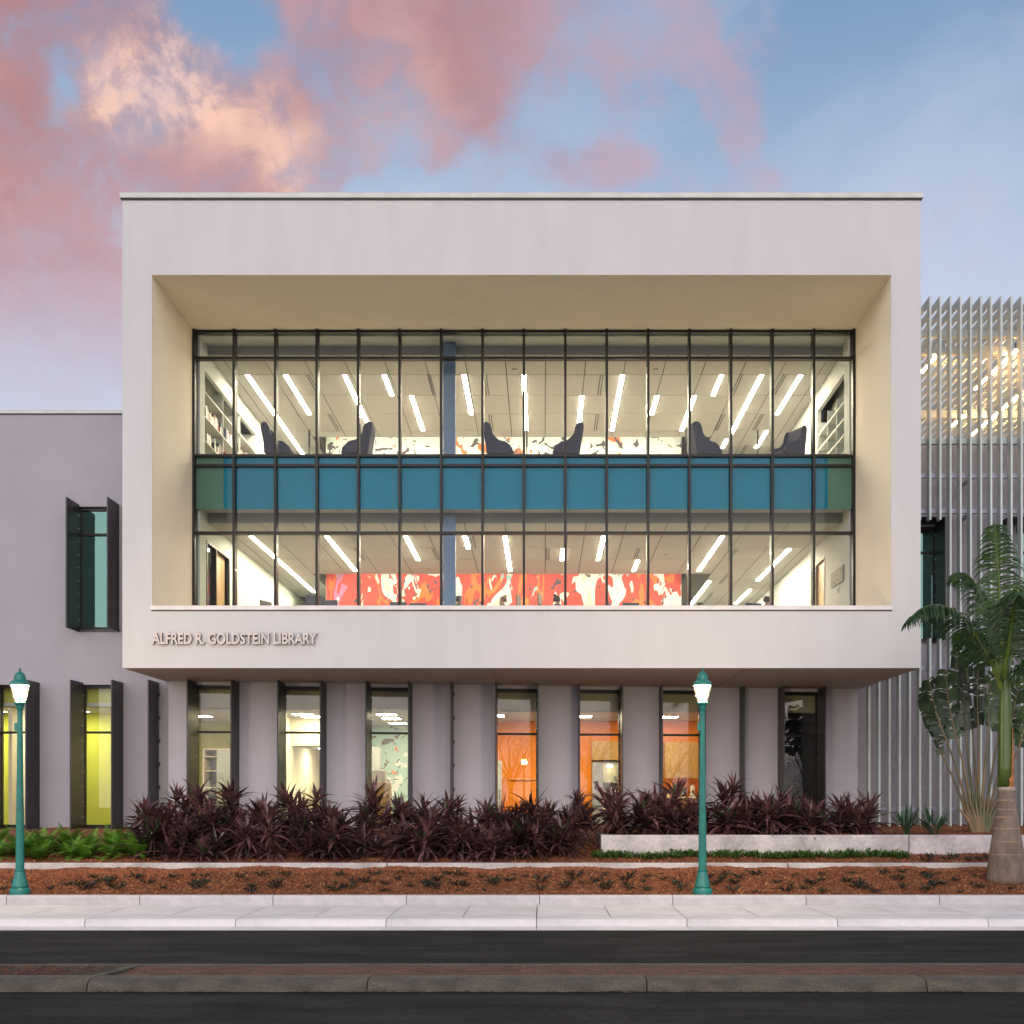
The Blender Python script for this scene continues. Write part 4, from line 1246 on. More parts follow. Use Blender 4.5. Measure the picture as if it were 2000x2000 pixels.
def study_room():
    t = thing('high_table', 'wooden high table behind the first window under the overhang', 'table', (-10.1, 35.6, GF))
    MB().box(-11.0, -9.2, 35.2, 36.0, 2.62, 2.68).build('table_top', WOOD, t)
    for x in (-10.85, -9.4):
        for y in (35.3, 35.9):
            MB().box(x, x + .06, y, y + .06, GF, 2.62).build('leg', STEEL, t)
    for k, (x, y) in enumerate([(-10.3, 36.6), (-9.75, 36.9)]):
        t = thing('task_chair', '%s dark task chair behind the high table' % ('left' if k == 0 else 'right'), 'chair', (x, y, GF), 'task chairs')
        MB().box(x - .22, x + .22, y - .22, y + .22, GF + .72, GF + .78).build('seat', SLOT, t, bevel=.02)
        MB().box(x - .2, x + .2, y + .2, y + .24, GF + .85, GF + 1.25).build('backrest', SLOT, t, bevel=.02)
        for dx in (-.18, .18):
            for dy in (-.18, .2):
                MB().tube([(x + dx * 1.2, y + dy * 1.2, GF), (x + dx, y + dy, GF + .74)], .014, 6).build('leg', STEEL, t)
    t = thing('cabinet', 'pale open cabinet against the olive wall behind the first window', 'cabinet', (-11.3, 40.3, GF))
    MB().box(-12.0, -11.95, 39.7, 40.48, GF, 4.2).build('side_panel', CREAM, t); MB().box(-10.9, -10.85, 39.7, 40.48, GF, 4.2).build('side_panel', CREAM, t)
    MB().box(-11.95, -10.9, 40.44, 40.48, GF, 4.2).build('back_panel', pbr('cabinet back', (.20, .17, .10), .7, var=.1), t)
    MB().box(-11.95, -10.9, 39.7, 40.44, 4.15, 4.2).build('top_panel', CREAM, t)
    for z in (2.2, 2.8, 3.4, 3.9):
        MB().box(-11.95, -10.9, 39.75, 40.43, z, z + .03).build('shelf', CREAM, t)
    MB().box(-11.5, -10.95, 39.66, 39.695, GF + .05, 4.14).build('door', WHITEP, t)
    # lectern-like pale crate by the third window
    t = thing('wooden_crate', 'pale wooden display unit behind the third window', 'display unit', (-5.1, 36.5, GF))
    MB().box(-5.65, -4.95, 36.2, 36.8, GF, 2.95).build('body', pbr('pale ply', (.62, .40, .13), .6, var=.1, vscale=5, stretch=(1, 1, 6)), t, bevel=.01)
    MB().box(-5.55, -5.1, 36.3, 36.75, 2.952, 3.35).build('top_box', CREAM, t, bevel=.01)
    MB().box(-6.2, -5.75, 39.6, 40.1, GF, 4.25).build('pillar_unit', WHITEP, t)


study_room()


# ---------------------------------------------------------------- sign letters
def sign():
    t = thing('building_sign', 'raised champagne metal letters reading ALFRED R. GOLDSTEIN LIBRARY on the white facade', 'sign', (X(460, DF), DF, Z(1258, DF)))
    LM = pbr('champagne letter metal', (0.52, 0.46, 0.42), 0.5, 0.1, var=0.12, vscale=6)
    LS = pbr('dark letter return', (0.10, 0.075, 0.065), 0.5, 0.2, var=0.1)
    text = 'ALFRED R. GOLDSTEIN LIBRARY'
    dg = bpy.context.evaluated_depsgraph_get()

    def meshof(body, ext, off):
        cu = bpy.data.curves.new('t', 'FONT'); cu.body = body; cu.extrude = ext; cu.offset = off; cu.size = 1.0; cu.resolution_u = 4
        o = bpy.data.objects.new('t', cu); COL.objects.link(o); dg.update()
        me = bpy.data.meshes.new_from_object(o.evaluated_get(dg)); bpy.data.objects.remove(o); bpy.data.curves.remove(cu)
        return me

    def xmax(me):
        a = np.empty(len(me.vertices) * 3); me.vertices.foreach_get('co', a); a = a.reshape(-1, 3)
        return a[:, 0].min(), a[:, 0].max(), a[:, 1].max()
    full = meshof(text, .05, .0); x_0, x_1, capH = xmax(full)
    wx0, wx1 = X(299, DF), X(619, DF); sx = (wx1 - wx0) / (x_1 - x_0); sz = (Z(1237.5, DF) - Z(1258, DF)) / capH
    for i, ch in enumerate(text):
        if ch == ' ':
            continue
        pm = meshof(text[:i + 1], .05, 0.0); pmx = xmax(pm)[1]; bpy.data.meshes.remove(pm)
        me = meshof(ch, .05, 0.028); plain = meshof(ch, .05, 0.0); off = pmx - xmax(plain)[1]; bpy.data.meshes.remove(plain)
        a = np.empty(len(me.vertices) * 3); me.vertices.foreach_get('co', a); a = a.reshape(-1, 3)
        b = np.empty_like(a)
        b[:, 0] = wx0 + (a[:, 0] + off - x_0) * sx; b[:, 1] = DF - .043 - (a[:, 2] / .05) * .040; b[:, 2] = Z(1258, DF) + a[:, 1] * sz
        me.vertices.foreach_set('co', b.ravel()); me.update(); me.materials.clear(); me.materials.append(LM); me.materials.append(LS)
        for pl in me.polygons:
            pl.material_index = 0 if abs(pl.normal.y) > .7 else 1
        link('letter', me, t)


sign()


# ---------------------------------------------------------------- louvre screen and pergola on the right
def louvre_screen():
    LV = pbr('pale grey-green louvre paint', (0.42, 0.465, 0.445), 0.5, 0.1, var=0.06, vscale=1.5, rnd=0.05)
    RL = pbr('lavender steel rail', (0.30, 0.30, 0.38), 0.5, 0.2, var=0.08, vscale=2)
    D0, D1 = 34.2, 34.46
    t = thing('louvre_screen', 'tall pale vertical louvre screen with pergola roof over the right wing', 'louvre screen', (14, 34.3, 1.4))
    sp = 19.85 * D0 / F; x = X(1700, D0)
    zt = Z(578, D0); k = 0
    full = MB().box(-.058, 0, D0, D1, 1.35, zt).mesh('louvre', LV)
    up = MB().box(-.058, 0, D0, D1, Z(1015, D0), zt).mesh('louvre', LV); dn = MB().box(-.058, 0, D0, D1, 1.35, Z(1247, D0)).mesh('louvre', LV)
    low = MB().box(-.058, 0, D0, D1, 1.35, ZB - .03).mesh('louvre', LV)
    roof = MB().box(-.052, -.006, D1 + .002, 47.5, zt - .235, zt - .004).mesh('roof_louvre', LV)
    while x < 24:
        pxx = PX + x * F / D0
        if x < X1 + .07:
            link('louvre', low, t).location = (x, 0, 0)
        else:
            if 1795 < pxx < 1848 or 2035 < pxx < 2085:
                link('louvre', up, t).location = (x, 0, 0); link('louvre', dn, t).location = (x, 0, 0)
            else:
                link('louvre', full, t).location = (x, 0, 0)
            link('roof_louvre', roof, t).location = (x, 0, 0)
        x += sp; k += 1
    xa = X1 + .09
    for py in (929, 998, 1305, 1580):
        z = Z(py, D1); s = xa if py < 1290 else 10.2
        MB().box(s, 24, D1 + .004, D1 + .10, z - .065, z + .065).build('rail', RL, t)
        if py < 1500:
            for xx in np.arange(13.2, 24, 2.46):
                MB().box(xx - .05, xx + .05, D1 + .11, DR - .002, z - .05, z + .03).build('bracket', RL, t)
    z = Z(860, D1); MB().box(xa, 24, D1 + .004, D1 + .16, z - .10, z + .07).build('edge_beam', LV, t)
    for D, h in ((36.1, .22), (37.4, .26), (43.6, .30)):
        MB().box(xa, 24, D, D + .16, zt - .24 - h, zt - .237).build('cross_beam', LV, t)
    for xx in (17.0, 23.6):
        MB().box(xx, xx + .15, 37.4, 37.55, 13.25, zt - .5).build('post', LV, t)
    for k, (x, a, b) in enumerate([(13.1, 37.6, 39.0), (15.56, 37.0, 40.6), (16.2, 43.4, 44.7), (17.4, 41.2, 45.8)]):
        o = thing('strip_light', '%s warm glowing strip light under the pergola slats' % ['leftmost', 'long upper', 'lower middle', 'rightmost'][k], 'light', (x, a, 17.1), 'warm strip lights under the pergola')
        MB().box(x - .05, x + .05, a, b, 17.20, 17.225).build('housing', LV, o)
        MB().box(x - .032, x + .032, a + .02, b - .02, 17.16, 17.198).build('lamp_tube', WARML, o)
        for yy in (a + .1, b - .1):
            MB().box(x - .008, x + .008, yy, yy + .016, 17.225, zt - .236).build('hanger', BRONZE, o)


louvre_screen()


# ---------------------------------------------------------------- street lamps
def lamp_proto():
    GR = pbr('green lamp paint', (0.012, 0.17, 0.135), 0.38, 0.0, var=0.18, vscale=7, fine=0.12, fscale=30)
    t = thing('street_lamp', '', 'street lamp', (0, 0, 0), 'green street lamps')
    s = 1 / 88.9
    MB().lathe([(.218, -.05), (.22, .02), (.22, .10), (.205, .13), (.19, .145), (.178, .155)], 32).build('base_ring', GR, t, smooth=False)
    MB().lathe([(.168, .155), (.176, .18), (.172, .22), (.150, .30), (.128, .38), (.112, .47), (.104, .53)], 48, flute=.06, nf=16).build('base_bell', GR, t, smooth=True)
    MB().lathe([(.104, .53), (.112, .535), (.112, .56), (.098, .565)], 32).build('base_collar', GR, t)
    MB().lathe([(.090, .565), (.082, 1.4), (.068, 2.6), (.056, 3.7), (.052, 3.97)], 64, flute=.13, nf=16, caps=False).build('pole', GR, t, smooth=True)
    MB().lathe([(.052, 3.965), (.064, 3.97), (.064, 3.99), (.054, 4.0), (.056, 4.03), (.068, 4.09), (.086, 4.12), (.088, 4.14), (.070, 4.155), (.092, 4.17), (.112, 4.185), (.118, 4.20), (.118, 4.225), (.105, 4.235)], 32).build('neck', GR, t, smooth=False)
    # glazed globe
    g = glass('lamp globe', (.99, .97, .90), .06, .05)
    nt = g.node_tree; mo = nt.nodes['Material Output']; sh = mo.inputs[0].links[0].from_socket
    em = nt.nodes.new('ShaderNodeEmission'); em.inputs[0].default_value = (1.0, .86, .60, 1); em.inputs[1].default_value = .22
    ad = nt.nodes.new('ShaderNodeAddShader'); nt.links.new(sh, ad.inputs[0]); nt.links.new(em.outputs[0], ad.inputs[1]); nt.links.new(ad.outputs[0], mo.inputs[0])
    gl = MB().lathe([(.102, 4.237), (.118, 4.30), (.145, 4.40), (.172, 4.50), (.190, 4.585), (.194, 4.60)], 32, caps=False).build('globe', g, t, smooth=True)
    rb = MB()
    for k in range(8):
        a = k * math.pi / 4
        rb.tube([(r * math.cos(a), r * math.sin(a), z) for r, z in ((.103, 4.24), (.146, 4.40), (.19, 4.585))], .004, 5)
    tag(rb.build('globe_ribs', g, t), kind='stuff')
    MB().lathe([(.03, 4.235), (.05, 4.30), (.035, 4.36)], 16).build('lamp_holder', GR, t)
    MB().lathe([(.035, 4.34), (.075, 4.39), (.11, 4.46), (.145, 4.53), (.178, 4.597)], 24).build('bulb', emit('street lamp bulb', (1.0, .82, .52), 26.0), t, smooth=True)
    MB().lathe([(.205, 4.60), (.205, 4.625), (.196, 4.66), (.17, 4.69), (.138, 4.705), (.125, 4.73), (.118, 4.79), (.102, 4.84), (.07, 4.875), (.03, 4.895), (.018, 4.91)], 32).build('cap', GR, t, smooth=False)
    MB().lathe([(.010, 4.905), (.026, 4.925), (.028, 4.945), (.012, 4.965), (.012, 4.98), (.003, 5.0)], 14).build('finial', GR, t, smooth=True)
    MB().box(-.115, -.05, -.03, .03, 3.60, 3.78).build('photocell_box', GR, t, bevel=.01)
    ld = bpy.data.lights.new('street_lamp_glow', 'POINT'); ld.energy = 900; ld.shadow_soft_size = .165; ld.color = (1.0, .80, .52)
    lo = bpy.data.objects.new('lamp_light', ld); COL.objects.link(lo); lo.parent = t; lo.location = (0, 0, 4.42)
    return t


lp = lamp_proto()
LAMPS = [(X(1372, 24.75), 24.75, .345, 'green fluted street lamp in front of the overhang, right of centre'),
         (X(39, 24.75), 24.75, .345, 'green fluted street lamp at the left edge before the lime windows'),
         (6.4, 2.6, .15, 'green fluted street lamp on the near pavement, reflected in the orange window')]
for k, (x, y, z, lab) in enumerate(LAMPS):
    o = lp if k == 0 else copy_tree(lp)
    o.location = (x, y, z); o['label'] = lab
    if k == 1: o.rotation_euler = (0, 0, .2)


# ================================================================== PLANTS
def leaf_strip(m, base, az, el, length, width, droop, segs=5, fold=.25, tipw=.05, roll=0.0, shape=None):
    """one arching strap leaf: starts at base, azimuth az, elevation el, bending down by droop (rad) along its length"""
    ca, sa = math.cos(az), math.sin(az)
    side = Vector((-sa, ca, 0)); p = Vector(base); b = len(m.v); e = el
    for k in range(segs + 1):
        t = k / segs
        w = width * (shape(t) if shape else max(tipw, math.sin(math.pi * min(1, .12 + .88 * t) ** .8)))
        d = Vector((ca * math.cos(e), sa * math.cos(e), math.sin(e)))
        up = Vector((-ca * math.sin(e), -sa * math.sin(e), math.cos(e)))
        sd = (side * math.cos(roll) + up * math.sin(roll))
        m.v += [tuple(p - sd * w / 2 + up * (fold * w / 2)), tuple(p), tuple(p + sd * w / 2 + up * (fold * w / 2))]
        p = p + d * (length / segs); e -= droop / segs
    for k in range(segs):
        a = b + k * 3
        m.f += [(a, a + 1, a + 4, a + 3), (a + 1, a + 2, a + 5, a + 4)]


CORD = pbr('purple cordyline leaf', (0.048, 0.020, 0.022), 0.30, var=0.5, vscale=7, rnd=0.6, transl=.15, col2=(0.18, 0.085, 0.085))
CORDG = pbr('young green cordyline leaf', (0.05, 0.085, 0.03), 0.45, var=0.3, vscale=5, transl=.15)
STEM = pbr('cordyline stem', (0.10, 0.075, 0.06), 0.8, var=0.3, vscale=12)


def rosette_mesh(seed):
    rs = random.Random(seed); m = MB(); n = 30
    for k in range(n):
        t = k / n
        el = R(82) - t * R(115) + rs.uniform(-.15, .15)
        leaf_strip(m, (rs.uniform(-.015, .015), rs.uniform(-.015, .015), (1 - t) * .12), k * 2.399 + rs.uniform(-.3, .3), el, rs.uniform(.50, .90) * (.75 + .35 * t if t < .6 else 1), rs.uniform(.06, .11),
                   rs.uniform(.35, 1.1) if el > 0 else rs.uniform(.1, .6), roll=rs.uniform(-.35, .35))
    return m.mesh('leaf_rosette', CORD)


ROS = [rosette_mesh(s) for s in range(6)]
_g = MB()
for k in range(5):
    leaf_strip(_g, (0, 0, .1), k * 2.4 + .5, R(72 - 6 * k), .42, .07, .3)
SPEAR = _g.mesh('young_leaves', CORDG)


def cordyline(x, y, zb, h, seed, label, group):
    rs = random.Random(seed)
    t = thing('cordyline_plant', label, 'plant', (x, y, zb), group)
    ns = rs.choice((3, 3, 4, 4))
    for k in range(ns):
        hk = h * (1.0 if k == 0 else rs.uniform(.2, .85)); a = rs.uniform(0, 6.28); r = 0 if k == 0 else rs.uniform(.15, .38)
        tx, ty = x + r * math.cos(a), y + r * math.sin(a) * .6
        MB().tube([(x + r * .3 * math.cos(a), y + r * .3 * math.sin(a), zb - .06), ((x + tx) / 2, (y + ty) / 2, zb + hk * .5), (tx, ty, zb + hk)], [.022, .018, .014], 6).build('stem', STEM, t)
        ro = link('leaf_rosette', rs.choice(ROS), t)
        ro.location = (tx, ty, zb + hk - .04); ro.rotation_euler = (rs.uniform(-.25, .25), rs.uniform(-.25, .25), rs.uniform(0, 6.28)); s = rs.uniform(.75, 1.4); ro.scale = (s, s, s * rs.uniform(.95, 1.15))
        if rs.random() < .25:
            sp = link('young_leaves', SPEAR, t); sp.location = ro.location; sp.rotation_euler = (0, 0, rs.uniform(0, 6)); sp.scale = (s, s, s)


def plant_cordylines():
    rs = random.Random(21); sd = 100
    rows = [(28.0, -9.6, 1.0, .76, .22, .55, 'front row of the left bed'), (28.8, -10.1, 1.2, .76, .5, .9, 'middle row of the left bed'), (29.8, -10.6, 1.2, .8, .55, 1.15, 'back row of the left bed')]
    for y, xa, xb, st, h0, h1, nm in rows:
        x = xa; cnt = 0
        while x < xb:
            xx = x + rs.uniform(-.15, .15); yy = y + rs.uniform(-.25, .25)
            cordyline(xx, yy, bed_z(xx, yy), rs.uniform(h0, h1), sd, 'dark purple strap-leaved plant, %s from the left in the %s' % (ORD[cnt], nm), 'purple plants of the left bed'); sd += 1; cnt += 1
            x += st * rs.uniform(.85, 1.15)
    for y, xa, xb, st, h0, h1, nm in [(29.55, 1.95, 8.7, .68, .2, .52, 'front row behind the planter wall'), (30.4, 2.0, 8.6, .72, .45, 1.0, 'back row behind the planter wall')]:
        x = xa; cnt = 0
        while x < xb:
            xx = x + rs.uniform(-.12, .12); yy = y + rs.uniform(-.2, .2); f = 1 - .35 * max(0, (xx - 7) / 2)
            cordyline(xx, yy, bed_z(xx, yy), rs.uniform(h0, h1) * f, sd, 'dark purple strap-leaved plant, %s from the left in the %s' % (ORD[cnt], nm), 'purple plants behind the planter wall'); sd += 1; cnt += 1
            x += st * rs.uniform(.85, 1.15)


plant_cordylines()

FERN = pbr('bright fern leaf', (0.11, 0.25, 0.02), 0.5, var=0.55, vscale=5, rnd=0.25, transl=.25)


def fern_mesh(seed):
    rs = random.Random(seed); m = MB()
    for k in range(26):
        az = k * 2.399 + rs.uniform(-.3, .3); el = R(rs.uniform(20, 82)); L_ = rs.uniform(.42, .78); dr = rs.uniform(.5, 1.5)
        ca, sa = math.cos(az), math.sin(az); side = Vector((-sa, ca, 0)); p = Vector((0, 0, .02)); e = el; n = 22
        for j in range(n):
            t = j / n; d = Vector((ca * math.cos(e), sa * math.cos(e), math.sin(e))); up = Vector((-ca * math.sin(e), -sa * math.sin(e), math.cos(e)))
            w = .115 * math.sin(math.pi * (.12 + .88 * t) ** .9) + .012; st = L_ / n
            for s in (-1, 1):
                b = len(m.v); q = p + side * (s * w) + d * (w * .35) - up * (.02 * w * 10 * .3)
                m.v += [tuple(p), tuple(p + d * st * .8), tuple(q + d * st * .22), tuple(q)]
                m.f.append((b, b + 1, b + 2, b + 3) if s > 0 else (b + 3, b + 2, b + 1, b))
            p = p + d * st; e -= dr / n
    return m.mesh('fronds', FERN)


FM = [fern_mesh(s) for s in range(4)]
rs = random.Random(31)
for j, (y, xa, xb) in enumerate(((28.0, -14.2, -10.0), (28.7, -14.0, -9.9), (29.4, -14.2, -9.8))):
    x = xa; cnt = 0
    while x < xb:
        xx, yy = x + rs.uniform(-.12, .12), y + rs.uniform(-.15, .15)
        t = thing('fern', 'bright green fern clump, %s from the left in the %s row before the left wing' % (ORD[cnt], ('front', 'middle', 'back')[j]), 'fern', (xx, yy, bed_z(xx, yy) - .02), 'ferns before the left wing')
        o = link('fronds', rs.choice(FM), t); o.location = (xx, yy, bed_z(xx, yy) - .02); o.rotation_euler = (0, 0, rs.uniform(0, 6.3)); s = rs.uniform(.85, 1.2); o.scale = (s, s, s * rs.uniform(.8, 1.1))
        x += rs.uniform(.5, .68); cnt += 1

# ---- low green ground cover at the foot of the planter wall
m = MB(); rs = random.Random(41)
for k in range(760):
    x = rs.uniform(1.25, 9.15); y = rs.gauss(28.12, .13); y = min(max(y, 27.8), 28.52); z = bed_z(x, y)
    if rs.random() > .55 + .45 * math.sin(x * 3.1) ** 2 * abs(math.sin(x * 1.3 + .4)) + .25:
        continue
    for j in range(9):
        leaf_strip(m, (x + rs.uniform(-.03, .03), y + rs.uniform(-.03, .03), z + rs.uniform(0, .10)), rs.uniform(0, 6.3), R(rs.uniform(5, 75)), rs.uniform(.07, .13), rs.uniform(.025, .042), rs.uniform(.2, .9), segs=2)
tag(m.build('ground_cover', pbr('ground cover leaf', (0.055, 0.125, 0.022), .45, var=.5, vscale=9, transl=.2)), 'low leafy green ground cover along the foot of the planter wall', 'ground cover', kind='stuff')

# ---- small seedlings in the mulch
SEED = pbr('dark seedling leaf', (0.022, 0.035, 0.020), 0.5, var=0.5, vscale=12, rnd=0.4, transl=.1)


def seed_mesh(seed):
    rs = random.Random(seed); m = MB()
    for j in range(8):
        a = j * 2.4 + rs.uniform(-.4, .4); r = rs.uniform(.06, .16); h = rs.uniform(.03, .13)
        tip = Vector((r * math.cos(a) * 1.2, r * math.sin(a), h))
        m.tube([(0, 0, -.02), tuple(tip * .5 + Vector((0, 0, .02))), tuple(tip)], [.004, .003, .002], 4)
        for k in range(9):
            q = tip * (.3 + .08 * k)
            leaf_strip(m, tuple(q + Vector((0, 0, .004))), rs.uniform(0, 6.3), R(rs.uniform(0, 75)), rs.uniform(.035, .07), rs.uniform(.016, .03), rs.uniform(.2, .9), segs=2)
    return m.mesh('seedling', SEED)


SM = [seed_mesh(s) for s in range(5)]
rs = random.Random(51)
for j, y in enumerate((24.98, 25.42, 25.9, 26.4)):
    x = -12.6 + .2 * (j % 2)
    while x < 11.6:
        xx, yy = x + rs.uniform(-.2, .2), y + rs.uniform(-.22, .22)
        if rs.random() < .86 and min(abs(xx - LAMPS[0][0]), abs(xx - LAMPS[1][0])) > .3 and math.hypot(xx - 10.6, yy - 25.8) > .6:
            o = link('seedling', rs.choice(SM)); o.location = (xx, yy, bed_z(xx, yy) + .005); o.rotation_euler = (0, 0, rs.uniform(0, 6.3)); s = rs.uniform(.6, 1.5); o.scale = (s, s, s * rs.uniform(.7, 1.2))
            tag(o, 'small dark green seedling in the lower mulch bed, in its %s half' % ('front' if yy < 25.7 else 'back'), 'seedling', 'seedlings in the lower mulch bed')
        x += rs.uniform(.42, .72)
for k in range(9):
    xx, yy = 9.4 + k * .27, 27.8 + rs.uniform(-.25, .4)
    o = link('seedling', rs.choice(SM)); o.location = (xx, yy, bed_z(xx, yy)); o.scale = (1.1, 1.1, 1.2)
    tag(o, 'small dark seedling above the low wall near the palm', 'seedling', 'seedlings beside the palm')

# ---- two strap-leaved green clumps
GL = pbr('blue-green strap leaf', (0.030, 0.075, 0.035), 0.4, var=0.4, vscale=6, transl=.15)
for k, (px, D) in enumerate(((1770, 29.6), (1824, 29.5))):
    x = X(px, D); z = bed_z(x, D); rs = random.Random(60 + k)
    t = thing('strap_leaf_clump', '%s green strap-leaved clump right of the purple plants' % ('left' if k == 0 else 'right'), 'plant', (x, D, z), 'green strap-leaved clumps')
    for j in range(30):
        az = rs.uniform(0, 6.3); el = R(rs.uniform(38, 88)); m = MB(); ln = rs.uniform(.5, .92)
        leaf_strip(m, (x + rs.uniform(-.08, .08), D + rs.uniform(-.08, .08), z - .03), az, el, ln, rs.uniform(.055, .085), rs.uniform(-.1, .35), segs=6, roll=rs.uniform(-.4, .4),
                   shape=lambda q: .22 + .1 * q if q < .45 else max(.04, math.sin(math.pi * (q - .35) / .67)))
        m.build('leaf', GL, t)


# ---- palm with swollen trunk
def bez(p0, p1, p2, p3, t):
    s = 1 - t
    return p0 * s ** 3 + p1 * 3 * s * s * t + p2 * 3 * s * t * t + p3 * t ** 3


FROND = pbr('palm leaflet', (0.026, 0.062, 0.012), 0.38, var=0.45, vscale=4, rnd=0.25, transl=.2)
RACH = pbr('palm rachis', (0.10, 0.15, 0.02), 0.45, var=0.2, vscale=5)


def frond(parent, p0, p1, p2, p3, seed, ll=.62, nl=84, hang=.8):
    rs = random.Random(seed); p0, p1, p2, p3 = map(Vector, (p0, p1, p2, p3))
    pts = [bez(p0, p1, p2, p3, k / 16) for k in range(17)]
    ra = MB().tube(pts, [.055 * (1 - k / 16) ** 1.7 + .007 for k in range(17)], 6).build('frond', RACH, parent)
    m = MB()
    for k in range(nl):
        t = .16 + .84 * k / (nl - 1); p = bez(p0, p1, p2, p3, t); q = bez(p0, p1, p2, p3, min(1, t + .02)); d = (q - p)
        if d.length < 1e-5:
            d = p - bez(p0, p1, p2, p3, t - .02)
        d.normalize(); side = d.cross(Vector((0, 0, 1)))
        if side.length < .25:
            side = d.cross(Vector((0, 1, 0)))
        side.normalize()
        L_ = ll * 1.25 * (.25 + .85 * math.sin(math.pi * .97 * t ** .7) ** .8) * rs.uniform(.85, 1.1)
        for s in (-1, 1):
            b = len(m.v); dirv = (side * s * rs.uniform(.75, 1.0) + d * rs.uniform(.45, .8) + Vector((0, 0, rs.uniform(-.75, -.15)))).normalized(); pp = Vector(p); w0 = .036
            nseg = 4
            for j in range(nseg + 1):
                tt = j / nseg; w = w0 * (1 - tt) ** .6 * (.6 + .6 * min(1, tt * 4)) + .002
                sd = dirv.cross(Vector((rs.uniform(-.1, .1), 1, .2))).normalized()
                m.v += [tuple(pp - sd * w / 2), tuple(pp + sd * w / 2)]
                pp = pp + dirv * (L_ / nseg); dirv = (dirv + Vector((0, 0, -hang * (.25 + tt) * .62))).normalized()
            for j in range(nseg):
                a = b + 2 * j; m.f.append((a, a + 1, a + 3, a + 2))
    lf = m.build('leaflets', FROND, ra); tag(lf, kind='stuff')


def palm():
    D = 25.8; c = P(1966, 1722, D); x, y, z = c.x, D, bed_z(c.x, D) - .06
    t = thing('palm_tree', 'palm with a swollen ringed grey trunk and green crownshaft at the right edge', 'palm tree', (x, y, z))
    TR = pbr('grey palm trunk', (0.155, 0.115, 0.085), 0.85, var=0.35, vscale=3.5, bump=0.6, bscale=14, stretch=(1, 1, .35), fine=.15, fscale=20)
    s = D / F

    def zz(py): return Z(py, D)
    prof = [(.42, z), (.43, z + .12)]
    for py, w in ((1700, 72), (1680, 68), (1660, 62), (1640, 56), (1620, 50), (1600, 44), (1580, 38), (1560, 34), (1545, 31), (1538, 30)):
        prof.append((w / 2 * s, zz(py)))
    MB().lathe(prof, 32, c=(x, y)).build('trunk', TR, t, smooth=True)
    rg = pbr('trunk ring scar', (0.26, 0.18, 0.115), .9, var=.3, vscale=12)
    for py, w in ((1668, 64), (1643, 57), (1618, 49.5), (1596, 43), (1581, 38.6), (1563, 35)):
        r = w / 2 * s; q = zz(py)
        MB().lathe([(r * .99, q - .018), (r + .008, q), (r * .985, q + .016)], 32, c=(x + .0, y), caps=False).build('ring', rg, t, smooth=True)
    MB().lathe([(.178, zz(1545)), (.19, zz(1541)), (.18, zz(1537))], 32, c=(x, y)).build('ring', pbr('pale scar', (.35, .28, .24), .9, var=.3, vscale=20), t)
    CS = pbr('green crownshaft', (0.055, 0.095, 0.012), 0.35, var=0.25, vscale=3, stretch=(1, 1, .3))
    cx = x - .03
    MB().lathe([(.165, zz(1536)), (.160, zz(1500)), (.15, zz(1440)), (.135, zz(1380)), (.12, zz(1330)), (.10, zz(1290)), (.05, zz(1255))], 24, c=(cx, y)).build('crownshaft', CS, t, smooth=True)
    SH = pbr('peeling orange sheath', (0.36, 0.135, 0.025), .6, var=.35, vscale=6)
    sm = MB()
    for k in range(13):
        a = R(-35) + R(215) * k / 12 - R(50)
        top = zz(1420 if 2 <= k <= 4 else 1520 - 3 * (k % 3)); 
        for q, r in ((zz(1538), .178), (zz(1528), .188), (top, .182 if top < zz(1500) else .17)):
            sm.v.append((cx + r * math.cos(a), y + r * math.sin(a), q))
    for k in range(12):
        for j in range(2):
            a = k * 3 + j; sm.f.append((a, a + 3, a + 4, a + 1))
    sm.build('peeling_sheath', SH, t)
    h = lambda px, py, dy=0: P(px, py, D + dy)
    b = h(1957, 1300)
    # the fronds that the picture shows, then those that lean out of the frame or towards the street
    frond(t, h(1958, 1310), h(1957, 1230), h(1950, 1110, -.2), h(1944, 1024, -.5), 1, .60, 100, 1.6)
    frond(t, h(1955, 1330), h(1935, 1200, .2), h(1905, 1085, .5), h(1860, 1128, .9), 2, .58, 86, 1.5)
    frond(t, h(1956, 1345, -.05), h(1915, 1215, -.6), h(1835, 1130, -1.0), h(1772, 1215, -1.3), 3, .55, 92, 1.7)
    frond(t, h(1964, 1335), h(1985, 1230, .3), h(2010, 1110, .6), h(2075, 1120, .9), 4, .60, 86, 1.5)
    frond(t, h(1964, 1350), h(1990, 1290, -.5), h(2060, 1210, -1.0), h(2130, 1290, -1.5), 5, .58, 86, 1.6)
    frond(t, h(1958, 1325, .1), h(1968, 1220, .7), h(1990, 1120, 1.6), h(2000, 1150, 2.4), 6, .60, 86, 1.5)
    frond(t, h(1960, 1325, -.1), h(1975, 1235, -.6), h(1985, 1130, -1.3), h(1990, 1160, -2.1), 7, .60, 86, 1.5)
    frond(t, h(1958, 1335, .1), h(1930, 1260, .9), h(1900, 1200, 1.6), h(1880, 1250, 2.1), 8, .58, 82, 1.6)


palm()


